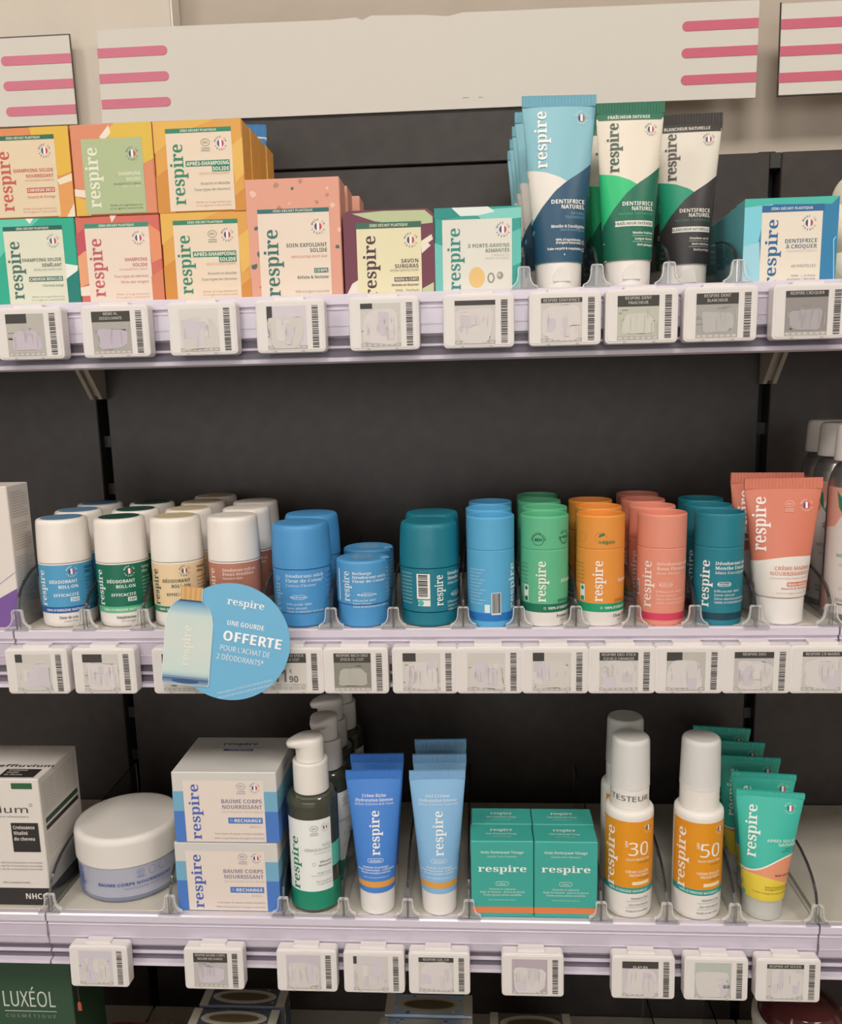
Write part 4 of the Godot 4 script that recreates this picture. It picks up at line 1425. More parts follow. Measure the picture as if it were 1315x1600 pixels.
func tooth_text(word: String, ink: String, lines: Array, faint: String, kind: int) -> void:
	text("respire", 0.25, 0.225 if kind == 0 else 0.24, 0.06, word if kind else "eef0ec", 0, "S", 0.29 if kind == 0 else 0.265, 90)
	badge(0.79, 0.115 if kind == 0 else 0.145, 0.033, "e8e6e2" if kind == 0 else "6b6f76")
	text("DENTIFRICE", 0.82, 0.545, 0.021, ink, 1, "B", 0.45)
	text("NATUREL", 0.82, 0.572, 0.021, ink, 1, "B", 0.32)
	if kind == 0:
		text("NATURAL", 0.82, 0.605, 0.014, "7fb0c2", 1, "b", 0.19)
		text("TOOTHPASTE", 0.82, 0.626, 0.014, "7fb0c2", 1, "b", 0.28)
		text("Menthe & Eucalyptus", 0.82, 0.672, 0.015, ink, 1, "S", 0.46)
		text("Mint & Eucalyptus", 0.82, 0.69, 0.012, "7fb0c2", 1, "s", 0.34, 0, 3, 0.2)
		text("99% d'ingrédients", 0.76, 0.742, 0.012, ink, 1, "B", 0.34)
		text("d'origine naturelle", 0.76, 0.757, 0.012, ink, 1, "B", 0.34)
		ring(0.80, 0.752, 0.009, 0.01, 0.0025, ink, 3.0, 12)
		text("Tube recyclé & recyclable", 0.76, 0.787, 0.012, ink, 1, "B", 0.45)
		ring(0.80, 0.79, 0.009, 0.01, 0.0025, ink, 3.0, 12)
		oval(0.53, 0.818, 0.003, 0.005, ink, 3.0, 8)
	else:
		text("NATURAL TOOTHPASTE", 0.82, 0.60, 0.012, faint, 1, "b", 0.5)
		rect(0.27, 0.637, 0.82, 0.667, "e4e2da", 2.5)
		text(lines[0], 0.535, 0.652, 0.015, "3f5a50", 0, "B", 0.54)
		for i in 3:
			text(lines[i + 1], 0.81, 0.703 + 0.032 * i, 0.013, ink, 1, "B", 0.3 - 0.03 * i)
			if i < 2:
				rect(0.50, 0.718 + 0.032 * i, 0.81, 0.7195 + 0.032 * i, ink, 2.5)

func middle_shelf() -> void:
	var t: Node3D
	var sets := [
		[{"hex": "4f9bc6", "band": "1f5aa0", "ink": "e9eef0", "dark": "1d4f74", "disc": "5f86a8", "scent": "Fleur de coton", "scent2": "cotton flower"}, "white roll-on deodorant with sky blue label", [0.037, 0.031, 0.031], 24.0],
		[{"hex": "0f6b54", "band": "58b98a", "ink": "e6eee8", "dark": "c6ddd0", "disc": "1f4a3e", "scent": "Pamplemousse", "scent2": "Oranger"}, "white roll-on deodorant with dark green label", [0.0865, 0.083, 0.081], 22.0],
		[{"hex": "e6cba2", "band": "168060", "ink": "4f5a4a", "dark": "4a463c", "disc": "cbb995", "scent": "Fleur d'oranger", "scent2": "orange blossom"}, "white roll-on deodorant with cream label", [0.1340, 0.131, 0.1295, 0.128], 19.0],
		[{"hex": "b87a67", "ink": "efd9cc", "dark": "efd9cc", "disc": "e4dcd5", "style": 1}, "white roll-on deodorant with brick pink label", [0.1822, 0.182, 0.179], 16.0]]
	for s in sets:
		var xs: Array = s[2]
		t = roll_on(s[1] + ", " + order(0), Vector3(xs[0], S2, 0.1835), s[3], s[0])
		for i in range(1, xs.size()):
			dup(t, Vector3(xs[i], S2, 0.1835 - 0.0447 * i), s[3] - 6.0 + 5.0 * i, s[1] + ", " + order(i))
	# large sticks
	t = plastic_stick("large sky blue stick deodorant, front of its row", Vector3(0.2388, S2, 0.1842), 12.0, "4a94cd", 0.0244, 0.0838)
	begin(on_round(0.0244 * 0.99), TAU * 0.0244, 0.0838, 0.003)
	text("respire", 0.345, 0.66, 0.075, "8fc4e6", 0, "S", 0.34, 90)
	stick_text(0.405, 0.485, "d3e6f2", ["Déodorant stick", "Fleur de Coton*"], "Cotton Flower", "Refresh", ["Efficacité 48H", "Sans alcool", "100% D'ORIGINE NATURELLE"], 1.0, 0.24)
	for i in 6:
		text("Coton biologique", 0.635, 0.46 + i * 0.05, 0.02, "a9d0ea", -1, "b", 0.09)
	finish("lettering", t, true)
	dup(t, Vector3(0.2385, S2, 0.1335), 10.0, "large sky blue stick deodorant, second in its row")
	t = thing("deodorant_refill", "short sky blue deodorant refill with printed top, front of its row", "deodorant", Vector3(0.2899, S2, 0.1872), 9.0, "deodorant refills")
	var r := 0.0219
	part("base", lathe([[0.0, 0.0], [r * 0.9, 0.0], [r * 0.955, 0.0008], [r * 0.965, 0.002], [r * 0.97, 0.0183], [r * 0.94, 0.0188], [0.0, 0.0188]]), mat("4a94cd", 0.42), t)
	part("body", lathe([[0.0, 0.019], [r * 0.96, 0.019], [r, 0.0196], [r * 0.99, 0.0525], [r * 0.97, 0.0538], [r * 0.92, 0.0545], [0.0, 0.0545]]), mat("4f97cb", 0.42), t)
	part("pull_tab", box(0.007, 0.0012, 0.005, 0.0003), mat("5c9fd0", 0.4), t, Vector3(0.0175, 0.0544, 0.008))
	begin(on_round(r * 0.995), TAU * r, 0.0545, 0.003)
	text("respire", 0.388, 0.375, 0.115, "dbe9f2", 0, "S", 0.45, 90)
	rect(0.322, 0.12, 0.333, 0.6, "dbe9f2", 2.0)
	stick_text(0.43, 0.175, "e3eef4", ["Recharge", "Déodorant stick", "Fleur de Coton*"], "", "Refresh", ["Efficacité 48H", "Sans alcool", "100% D'ORIGINE NATURELLE"], 1.25, 0.24)
	for i in 8:
		text("coton bio", 0.65, 0.13 + i * 0.06, 0.03, "c3dcec", -1, "b", 0.07)
	finish("lettering", t, true)
	begin(on_top(0.0545), 0.03, 0.024)
	for i in 9:
		text("recharge déodorant stick fleur", 0.5, 1.38 - i * 0.095, 0.045, "c9d8dc", 0, "B", 0.62 - absf(i - 4) * 0.05)
	finish("top_print", t, true)
	dup(t, Vector3(0.2892, S2, 0.1412), 4.0, "short sky blue deodorant refill with printed top, second in its row")
	t = plastic_stick("large petrol green stick deodorant with barcode, front of its row", Vector3(0.3443, S2, 0.1846), 4.0, "15768a", 0.0241, 0.0836)
	begin(on_round(0.0241 * 0.99), TAU * 0.0241, 0.0836, 0.003)
	for i in 9:
		text("sans sels d'aluminium", 0.315, 0.475 + i * 0.036, 0.017, "b9d6d8", -1, "b", 0.085)
	rect(0.428, 0.475, 0.50, 0.72, "e6e6e0", 2.0)
	barcode(0.437, 0.485, 0.487, 0.71, "2c2a2a", false, 22)
	rect(0.435, 0.73, 0.50, 0.79, "dfe3de", 2.0)
	oval(0.45, 0.76, 0.028, 0.028, "4fb0b4", 2.5)
	text("respire", 0.548, 0.64, 0.08, "e3ecea", 0, "S", 0.30, 90)
	stick_text(0.598, 0.485, "dbe9e8", ["Déodorant stick", "Menthe Eucalyptus"], "Mint Eucalyptus", "Refresh", ["Efficacité 48H", "Sans alcool", "100% D'ORIGINE NATURELLE"], 1.0, 0.24)
	finish("lettering", t, true)
	dup(t, Vector3(0.3446, S2, 0.1346), 2.0, "large petrol green stick deodorant, second in its row")
	# cardboard sticks
	t = card_stick("sky blue cardboard stick deodorant with barcode, front of its row", Vector3(0.3945, S2, 0.1900), 0.0, "55a6d2")
	begin(on_round(0.0191), TAU * 0.0191, 0.0885, 0.0025)
	rect(0.02, 0.87, 0.98, 0.945, "1f72be", 1.0)
	text("respire", 0.665, 0.64, 0.085, "e3eef2", 0, "S", 0.42, 90)
	rect(0.50, 0.68, 0.565, 0.885, "dfe4e4", 2.0)
	barcode(0.505, 0.685, 0.56, 0.87, "3a3638", true, 20)
	for i in 11:
		text("huile de coco, beurre", 0.34, 0.47 + i * 0.031, 0.015, "cfe4ef", -1, "b", 0.12 - 0.02 * (i % 3))
	rect(0.455, 0.79, 0.49, 0.865, "d8e6ea", 2.0)
	finish("lettering", t)
	for i in 2:
		dup(t, Vector3([0.3935, 0.3958][i], S2, 0.1900 - 0.0402 * (i + 1)), 14.0 * (i + 1), "sky blue cardboard stick deodorant, " + order(i + 1))
	for k in [
		["5cb489", "mint green", [0.4377, 0.4408, 0.4394, 0.4405], "0f6e50", "Pomme - Citron", 0, "1d4f40"],
		["e0913c", "orange", [0.4821, 0.4862, 0.4845], "12986c", "Fleur d'oranger", 1, "1d7a4c"]]:
		t = card_stick("%s cardboard stick deodorant with green band and white foot, front of its row" % k[1], Vector3(k[2][0], S2, 0.1893), -3.0, k[0])
		begin(on_round(0.0191), TAU * 0.0191, 0.0885, 0.0025)
		rect(0.01, 0.79, 0.99, 0.868, k[3], 1.0)
		rect(0.01, 0.868, 0.99, 0.995, "ded9d3", 1.0)
		text("respire", 0.475, 0.585, 0.085, "efe9e0", 0, "S", 0.37, 90)
		text("100% D'ORIGINE NATURELLE", 0.52, 0.828, 0.024, "e6e9e0", -1, "B", 0.3)
		ring(0.50, 0.828, 0.01, 0.012, 0.003, "e6e9e0", 3.0, 10)
		text(k[4], 0.58, 0.905, 0.027, "4a4a46", -1, "S", 0.2)
		text("Apple - Lemon", 0.61, 0.942, 0.016, "8f8c86", -1, "b", 0.1)
		text("DÉODORANT", 0.615, 0.585, 0.03, "e6e9dc", -1, "B", 0.16)
		text("EFFICACITÉ 48H", 0.59, 0.765, 0.027, k[6] if k[5] == 0 else "b96a1c", -1, "B", 0.22)
		if k[5] == 0:
			text("48H", 0.455, 0.205, 0.028, k[6])
			arc("EFFICACITÉ", 0.455, 0.205, 0.058, 90, 20, 0.018, k[6])
			ring(0.455, 0.205, 0.052, 0.052, 0.004, k[6])
			text("100%", 0.645, 0.19, 0.022, k[6])
			arc("D'ORIGINE", 0.645, 0.19, 0.055, 90, 22, 0.018, k[6])
			arc("NATURELLE", 0.645, 0.19, 0.055, -90, 22, 0.018, k[6], true)
		else:
			ring(0.49, 0.195, 0.052, 0.052, 0.003, "b9802c")
			text("végan", 0.53, 0.23, 0.03, k[6], 0, "S", 0.11)
			poly([0.475, 0.19, 0.48, 0.165, 0.51, 0.15, 0.515, 0.17], k[6], 3.0)
			ring(0.36, 0.19, 0.045, 0.045, 0.003, "b9802c")
		rect(0.345, 0.625, 0.385, 0.775, "dfe2da", 2.0)
		oval(0.365, 0.655, 0.018, 0.02, k[3], 2.5, 12)
		rect(0.35, 0.73, 0.38, 0.77, k[3], 2.5)
		for i in 6:
			text("poudre de bambou", 0.30, 0.43 + i * 0.035, 0.014, k[6], -1, "b", 0.08)
		finish("lettering", t)
		for i in range(1, k[2].size()):
			dup(t, Vector3(k[2][i], S2, 0.1893 - 0.0408 * i), -3.0 - 12.0 * i, "%s cardboard stick deodorant with green band, %s" % [k[1], order(i)])
	for k in [
		["dd8d78", "salmon pink", [0.5306, 0.5306, 0.5304, 0.5330], "d23f60", ["Déodorant stick", "Rose Pivoine"], "Rose Peony", "efd2c4"],
		["17788a", "petrol green", [0.5754, 0.5770, 0.5805], "123e50", ["Déodorant stick", "Menthe Eucalyptus"], "Mint Eucalyptus", "e6ecea"]]:
		t = card_stick("%s cardboard stick deodorant with darker band, front of its row" % k[1], Vector3(k[2][0], S2, 0.1888), -12.0, k[0])
		begin(on_round(0.0191), TAU * 0.0191, 0.0885, 0.0025)
		rect(0.02, 0.885, 0.98, 0.95, k[3], 1.0)
		text("respire", 0.41, 0.625, 0.085, "efe2d8" if k[1] == "salmon pink" else "e9eeec", 0, "S", 0.42, 90)
		stick_text(0.475, 0.435, k[6], k[4], k[5], "Refresh", ["Efficacité 48H", "Sans alcool", "Zéro déchet plastique", "100% D'ORIGINE NATURELLE"], 0.9, 0.30)
		if k[1] == "salmon pink":
			rect(0.315, 0.60, 0.345, 0.74, "e3dcd6", 2.0)
			barcode(0.318, 0.61, 0.34, 0.73, "4a4446", false, 16)
		finish("lettering", t)
		for i in range(1, k[2].size()):
			dup(t, Vector3(k[2][i], S2, 0.1888 - 0.0400 * i), -10.0 - 11.0 * i, "%s cardboard stick deodorant with darker band, %s" % [k[1], order(i)])
	# hand cream tubes
	var hc := {"ht": 0.1140, "cap_h": 0.0222, "crimp_h": 0.0085, "rb": 0.0196, "hw": 0.0289, "body": "d07a64", "cap_r": 0.0188}
	t = tube("hand_cream_tube", "coral hand cream tube with white base, front of its row", "coral hand cream tubes", Vector3(0.6238, S2, 0.1895), -6.0, hc)
	t.rotation.z = deg_to_rad(0.6)
	begin_tube(hc)
	var hill := func(x: float) -> float: return 0.585 - 0.058 * sin(clampf((x - 0.02) / 0.98, 0.0, 1.0) * 2.4)
	wave(0.0, hill, func(_x: float) -> float: return 0.802, "dcd6d0", 1.0)
	text("respire", 0.20, 0.31, 0.082, "efe4dc", 0, "S", 0.365, 90)
	badge(0.79, 0.185, 0.04, "efd9cc")
	bio(0.575, 0.175, 0.03, "eec4b4")
	text("CRÈME MAINS", 0.83, 0.605, 0.024, "d0907a", 1, "B", 0.45)
	text("NOURRISSANTE", 0.83, 0.64, 0.024, "d0907a", 1, "B", 0.5)
	text("NOURISHING HAND CREAM", 0.83, 0.672, 0.013, "d8b4a6", 1, "b", 0.5)
	rect(0.53, 0.698, 0.82, 0.725, "d4705c", 2.5)
	text("Mains sèches", 0.675, 0.712, 0.016, "efe2da", 0, "B", 0.26)
	text("Nourrit & Adoucit", 0.82, 0.74, 0.014, "c98a78", 1, "B", 0.36)
	text("99% d'origine naturelle", 0.80, 0.772, 0.011, "c9a498", 1, "b", 0.4)
	finish("lettering", t, true)
	var t2 := dup(t, Vector3(0.6225, S2, 0.149), -3.0, "coral hand cream tube, second in its row")
	t2.rotation.z = deg_to_rad(-0.5)
	# aerosols at the right edge
	t = thing("aerosol_bottle", "silver aerosol with white cap and pink leafy label, front of its row", "bottle", Vector3(0.6835, S2, 0.182), -22.0, "aluminium aerosols")
	r = 0.0222
	part("can", lathe([[0.0, 0.0], [r * 0.93, 0.0], [r, 0.003], [r, 0.1005], [r * 0.985, 0.107], [r * 0.93, 0.114], [r * 0.82, 0.1205], [r * 0.7, 0.1245], [r * 0.6, 0.1262], [0.0, 0.1262]]), mat("a9a8a8", 0.3, 0.85), t)
	part("cap", lathe([[0.0, 0.1262], [0.0188, 0.1262], [0.0190, 0.127], [0.0186, 0.136], [0.0180, 0.148], [0.0172, 0.1522], [0.0155, 0.1536], [0.0, 0.1538]]), mat("e0dcd9", 0.35), t)
	begin(on_round(r), TAU * r, 0.1262, 0.003)
	rect(0.30, 0.16, 0.97, 0.95, "d9cfca", 1.0)
	poly([0.30, 0.16, 0.5, 0.16, 0.44, 0.3, 0.38, 0.4, 0.30, 0.42], "d89a8c", 1.5)
	poly([0.30, 0.75, 0.36, 0.78, 0.38, 0.9, 0.30, 0.95], "d89a8c", 1.5)
	poly([0.44, 0.35, 0.40, 0.28, 0.385, 0.18, 0.43, 0.24], "2f7a5c", 2.0)
	poly([0.44, 0.35, 0.47, 0.28, 0.53, 0.25, 0.50, 0.32], "3c8a68", 2.0)
	poly([0.44, 0.35, 0.48, 0.34, 0.52, 0.36, 0.47, 0.38], "2f7a5c", 2.0)
	for i in 9:
		var a := TAU * i / 9.0
		oval(0.47 + cos(a) * 0.025, 0.45 + sin(a) * 0.028, 0.012, 0.007, "8a8480", 2.0, 8)
	text("SPRAY", 0.50, 0.545, 0.02, "5f9a94", 0, "B", 0.09)
	text("NOURRISSANT", 0.49, 0.58, 0.022, "5f9a94", 0, "B", 0.17)
	text("100% naturel", 0.49, 0.64, 0.017, "8a9a96", 0, "b", 0.14)
	text("Plantes", 0.48, 0.79, 0.02, "a9a6a4", 0, "b", 0.1)
	text("Made in", 0.46, 0.86, 0.02, "6d6d6c", 0, "b", 0.09)
	rect(0.42, 0.885, 0.49, 0.893, "5a5a5a", 2.0)
	finish("lettering", t, true)
	dup(t, Vector3(0.6885, S2, 0.1355), -30.0, "silver aerosol with white cap, second in its row")
	dup(t, Vector3(0.6955, S2, 0.0890), -40.0, "silver aerosol with white cap, third in its row")
	# tall carton at the left edge
	t = carton("supplement_carton", "tall white carton with purple foot and small print on its side, at the left edge", "carton", "", 0.058, 0.1185, 0.034, "ddd5cf", Vector3(-0.0275, S2, 0.1828), 0.0)
	begin(on_face(0.017), 0.058, 0.1185)
	poly([0.3, 0.9, 1.0, 0.72, 1.0, 1.0, 0.3, 1.0], "77549a", 1.0)
	poly([0.3, 0.84, 1.0, 0.60, 1.0, 0.606, 0.3, 0.85], "a08cae", 1.0)
	rect(0.3, 0.90, 1.0, 0.995, "77549a", 1.2)
	text("E", 0.93, 0.925, 0.03, "e6dfe2", 1, "B")
	finish("lettering", t)
	begin(on_side(0.029), 0.034, 0.1185)
	var y := 0.05
	while y < 0.93:
		if fmod(y * 10, 2.3) > 0.35:
			text(["Complément alimentaire", "à base de plantes et de", "vitamines qui contribue", "au maintien de la peau"][int(y * 100) % 4], 0.1, y, 0.008, "6f6762", -1, "b", rng.randf_range(0.5, 0.82))
		y += 0.019
	finish("small_print", t)

func lower_shelf() -> void:
	var t: Node3D
	# white hair supplement carton
	t = carton("supplement_carton", "white hair supplement carton with black foot and green tab", "carton", "", 0.085, 0.1205, 0.0715, "dad4ce", Vector3(-0.0412, S3, 0.1648), 0.0)
	begin(on_face(0.03575), 0.085, 0.1205)
	rect(0.0, 0.86, 1.0, 0.998, "2b2727", 1.0)
	text("effluvium", 0.86, 0.235, 0.052, "4a4646", 1, "b", 0.78)
	ring(0.895, 0.20, 0.012, 0.012, 0.003, "6a6664")
	text("complément alimentaire", 0.86, 0.29, 0.014, "8a8480", 1, "b", 0.5)
	rect(0.71, 0.03, 0.93, 0.075, "2c5a3a", 2.0)
	rect(0.66, 0.34, 0.95, 0.57, "2b2727", 2.0)
	text("Croissance", 0.68, 0.375, 0.027, "d9d4cf", -1, "B", 0.23)
	text("Vitalité", 0.68, 0.42, 0.027, "d9d4cf", -1, "B", 0.15)
	text("du cheveu", 0.68, 0.465, 0.027, "d9d4cf", -1, "B", 0.22)
	for i in 3:
		text("Contribue au maintien de la croissance normale", 0.95, 0.655 + i * 0.026, 0.012, "7a7470", 1, "b", 0.85)
	text("28 comprimés", 0.80, 0.815, 0.014, "6a6460", 1, "b", 0.3)
	text("NHCO", 0.975, 0.925, 0.045, "dcd7d2", 1, "B", 0.24)
	finish("lettering", t)
	begin(on_side(0.0425), 0.0715, 0.1205)
	rect(0.0, 0.86, 1.0, 0.998, "2b2727", 1.0)
	rect(0.08, 0.33, 0.93, 0.37, "2c4a38", 1.0)
	rect(0.08, 0.39, 0.93, 0.425, "2b2727", 1.0)
	for i in 10:
		text("Extraits de plantes, vitamines et minéraux, zinc, cuivre", 0.07, 0.06 + i * 0.025, 0.010, "77716c", -1, "b", 0.86)
	for i in 8:
		text("Tenir hors de portée des enfants, à conserver au sec", 0.07, 0.46 + i * 0.022, 0.009, "8a847e", -1, "b", 0.8)
	finish("small_print", t)
	begin(on_top(0.1205), 0.085, 0.0715)
	text("effluvium", 0.72, 0.63, 0.07, "4a4646", 0, "B", 0.6)
	rect(0.55, 0.72, 0.93, 0.95, "2b2727", 1.0)
	for i in 3:
		text(["Croissance", "Vitalité", "du cheveu"][i], 0.59, 0.76 + i * 0.06, 0.035, "cfcac5", -1, "B", [0.2, 0.13, 0.19][i])
	var o := finish("top_print", t)
	o.position.z = -0.03575 + 0.0715
	# balm jar
	t = thing("balm_jar", "wide frosted blue balm jar with white lid", "jar", Vector3(0.0565, S3, 0.1515), 6.0)
	var r := 0.0478
	part("jar", lathe([[0.0, 0.0], [r * 0.86, 0.0], [r * 0.925, 0.001], [r * 0.955, 0.004], [r * 0.965, 0.010], [r * 0.975, 0.0335], [r * 0.96, 0.0345], [0.0, 0.0345]], 72), mat("adafbe", 0.3, 0.0, 0.4), t)
	part("lid", lathe([[r * 0.97, 0.0348], [r, 0.0352], [r, 0.0364], [r, 0.0565], [r * 0.985, 0.0595], [r * 0.95, 0.0615], [r * 0.90, 0.0622], [0.0, 0.0624]], 72), mat("dcd7d2", 0.4), t)
	part("glass_foot", lathe([[0.0, -0.0001], [r * 0.865, 0.0002], [r * 0.93, 0.0012], [r * 0.962, 0.0042], [r * 0.966, 0.0062], [0.0, 0.0062]], 72), mat("7c86a0", 0.15, 0.0, 0.5), t)
	begin(on_round(r * 0.972), TAU * r, 0.0345, 0.003)
	text("BAUME CORPS NOURRISSANT", 0.555, 0.46, 0.085, "4a5fa0", 0, "B", 0.225)
	text("NOURISHING BODY BALM", 0.59, 0.585, 0.05, "7a8ab4", 0, "b", 0.14)
	bio(0.57, 0.16, 0.10, "7f8cb6")
	ring(0.605, 0.2, 0.10, 0.12, 0.012, "7f8cb6")
	ring(0.64, 0.18, 0.13, 0.13, 0.012, "7f8cb6")
	text("respire", 0.36, 0.5, 0.3, "4f6fb8", 0, "S", 0.8, 90)
	finish("lettering", t, true)
	# body balm refill cartons
	var w := 0.0905
	var h := 0.0650
	var d := 0.0735
	t = carton("balm_carton", "pale blue body balm refill carton, upper one of the pair", "carton", "body balm refill cartons", w, h, d, "cfcdc9", Vector3(0.1667, S3 + h + 0.0003, 0.1685), 0.0)
	begin(on_face(d / 2), w, h)
	balm_face(false)
	finish("lettering", t)
	begin(on_side(w / 2), d, h)
	balm_face(true)
	finish("side_print", t)
	begin(on_top(h), w, d)
	text("respire", 0.5, 0.55 - 0.5, 0.075, "3f4e8c", 0, "S", 0.36)
	text("BAUME CORPS NOURRISSANT", 0.5, 0.66 - 0.5, 0.026, "4a5688", 0, "b", 0.5)
	rect(0.36, 0.70 - 0.5, 0.66, 0.755 - 0.5, "3f4e8c", 2.0)
	text("RECHARGE", 0.53, 0.728 - 0.5, 0.03, "c9c6c4", 0, "B", 0.22)
	o = finish("top_print", t)
	o.position.z = d / 2 + 0.012
	dup(t, Vector3(0.1642, S3, 0.1682), 0.0, "pale blue body balm refill carton, lower one of the pair")
	# pump bottles
	var px := [0.2375, 0.2425, 0.2400, 0.2425]
	t = pump("dark green pump bottle with white label, front of its row", Vector3(px[0], S3, 0.1845), 9.0)
	for i in 3:
		dup(t, Vector3(px[i + 1], S3, 0.1845 - 0.0462 * (i + 1)), [52.0, 14.0, 40.0][i], "dark green pump bottle with white label, " + order(i + 1))
	# face cream tubes
	for k in [["4480d0", "cobalt blue", [0.2932, 0.2925], ["Crème Riche", "Hydratation Intense", "Intense Hydration Rich Cream"], "dbe6f2", "3d78c8"], ["84b4dc", "pale blue", [0.3475, 0.3482, 0.3478], ["Gel Crème", "Hydratation Intense", "Intense Hydration Cream Gel"], "d6e6f0", "7cabd4"]]:
		var tk := {"ht": 0.1268, "cap_h": 0.0215, "crimp_h": 0.0075, "rb": 0.0160, "hw": 0.0238, "body": k[0], "crimp": k[5], "cap_r": 0.0154}
		t = tube("face_cream_tube", "%s face cream tube with orange band, front of its row" % k[1], "%s face cream tubes" % k[1], Vector3(k[2][0], S3, 0.1920), 3.0, tk)
		begin_tube(tk)
		wave(0.0, func(_x: float) -> float: return 0.752, func(_x: float) -> float: return 0.793, "d99a4a", 1.0)
		text(k[3][0], 0.5, 0.168, 0.021, k[4], 0, "S", 0.42)
		text(k[3][1], 0.5, 0.198, 0.021, k[4], 0, "S", 0.66)
		text(k[3][2], 0.5, 0.224, 0.016, k[4], 0, "s", 0.68, 0, 3, 0.2)
		text("respire", 0.5, 0.42, 0.063, "e6ecee", 0, "S", 0.30, 90)
		pill(0.5, 0.607, 0.052, 0.0145, 0.003, k[4])
		text("Activate", 0.5, 0.607, 0.015, k[4], 0, "B", 0.19)
		for i in 3:
			text(["Hydrate et protège", "Acide hyaluronique - Calendula", "Peaux normales à sèches"][i], 0.5, 0.652 + i * 0.019, 0.013, k[4], 0, "B", [0.44, 0.62, 0.5][i])
		text("99% D'ORIGINE NATURELLE", 0.5, 0.722, 0.009, k[4], 0, "b", 0.44)
		finish("lettering", t, true)
		for i in range(1, k[2].size()):
			dup(t, Vector3(k[2][i], S3, 0.1920 - 0.0328 * i), 2.0, "%s face cream tube with orange band, %s" % [k[1], order(i)])
	# face cleanser cartons
	w = 0.0528
	h = 0.0705
	d = 0.0285
	t = carton("cleanser_carton", "teal face cleanser carton with orange band, front, beside the blue tube", "carton", "teal face cleanser cartons", w, h, d, "3da69b", Vector3(0.4015, S3, 0.207 - d / 2), 0.6)
	begin(on_face(d / 2), w, h)
	rect(0.0, 0.86, 1.0, 0.94, "df7f4c", 1.0)
	text("Soin Nettoyant Visage", 0.5, 0.14, 0.033, "d6ebe6", 0, "S", 0.68)
	text("Gentle Face Cleanser", 0.5, 0.195, 0.025, "c3e0da", 0, "s", 0.47, 0, 3, 0.2)
	text("respire", 0.5, 0.355, 0.082, "ecf3f0", 0, "S", 0.77)
	pill(0.5, 0.55, 0.078, 0.028, 0.005, "d6ebe6")
	text("Clear", 0.5, 0.55, 0.024, "d6ebe6", 0, "b", 0.12)
	for i in 3:
		text(["Nettoie et adoucit", "Huile de Noisette - Beurre de Karité", "Toutes peaux, même sensibles"][i], 0.5, 0.622 + i * 0.038, 0.024, "d6ebe6", 0, "s", [0.42, 0.72, 0.62][i])
	text("99% D'ORIGINE NATURELLE", 0.5, 0.765, 0.016, "c3e0da", 0, "b", 0.44)
	finish("lettering", t)
	begin(on_top(h), w, d)
	text("respire", 0.5, 0.35, 0.15, "d6e8e4", 0, "S", 0.36)
	text("Soin Nettoyant Visage", 0.5, 0.58, 0.09, "c3dcd7", 0, "S", 0.5)
	text("Gentle Face Cleanser", 0.5, 0.74, 0.06, "b3d2cc", 0, "s", 0.32)
	o = finish("top_print", t)
	o.position.z = d / 2
	dup(t, Vector3(0.4551, S3, 0.207 - d / 2), -0.4, "teal face cleanser carton with orange band, front, beside the tester bottle")
	dup(t, Vector3(0.4022, S3, 0.207 - d * 1.5 - 0.0006), 0.0, "teal face cleanser carton, behind, beside the blue tube")
	dup(t, Vector3(0.4556, S3, 0.207 - d * 1.5 - 0.0006), 0.0, "teal face cleanser carton, behind, beside the tester bottle")
	# sunscreens
	spray("orange and white sunscreen tester bottle marked 30", Vector3(0.5102, S3, 0.1868), -9.0, "30", true)
	spray("orange and white sunscreen bottle marked 50", Vector3(0.5678, S3, 0.1882), -7.0, "50", false)
	spray("orange sunscreen bottle half hidden behind the tester bottle", Vector3(0.5130, S3, 0.1440), 18.0, "30", false)
	# after-sun tubes
	var ak := {"ht": 0.1092, "cap_h": 0.0185, "crimp_h": 0.0045, "rb": 0.0170, "hw": 0.0272, "body": "3eb6a5", "cap_r": 0.0163, "cap_mat": glass("dcdcd6", 0.62, 0.42)}
	t = tube("after_sun_tube", "turquoise, peach and yellow after-sun tube, front of its row", "after-sun tubes", Vector3(0.6228, S3, 0.1905), -6.0, ak)
	t.rotation.z = deg_to_rad(-1.2)
	part("cap_core", lathe([[0.0, 0.001], [0.0115, 0.001], [0.0115, 0.018], [0.0, 0.018]], 32), mat("d5d3cb", 0.5), t)
	begin_tube(ak)
	var rise := func(x: float) -> float: return 0.615 - 0.115 * (x * x * (3 - 2 * x)) + 0.02 * sin(x * 6.0)
	wave(0.0, func(x: float) -> float: return rise.call(x) - 0.012, rise, "e9e6df", 1.4)
	var sand := func(x: float) -> float: return 0.645 + 0.085 * x * x - 0.02 * sin(x * 4.0)
	wave(0.0, rise, sand, "dc9270", 1.0)
	wave(0.0, sand, func(_x: float) -> float: return 0.83, "dcc544", 1.0)
	text("respire", 0.245, 0.305, 0.075, "e3eee9", 0, "S", 0.40, 90)
	badge(0.79, 0.115, 0.043, "bfe4da")
	text("APRÈS SOLEIL", 0.93, 0.365, 0.021, "cdeae2", 1, "B", 0.46)
	text("NATUREL", 0.93, 0.395, 0.021, "cdeae2", 1, "B", 0.29)
	text("NATURAL", 0.93, 0.425, 0.014, "1f6a60", 1, "b", 0.19)
	text("AFTER SUN", 0.93, 0.447, 0.014, "1f6a60", 1, "b", 0.24)
	text("Fluide apaisant", 0.86, 0.628, 0.014, "6b4a3c", 1, "B", 0.26, 0, 3, 0.2)
	text("99% d'ingrédients", 0.80, 0.718, 0.013, "7a6a24", 1, "b", 0.34, 0, 3, 0.1)
	text("d'origine naturelle", 0.80, 0.735, 0.013, "7a6a24", 1, "b", 0.34, 0, 3, 0.1)
	text("Tube recyclé & recyclable", 0.80, 0.765, 0.011, "7a6a24", 1, "b", 0.5)
	finish("lettering", t, true)
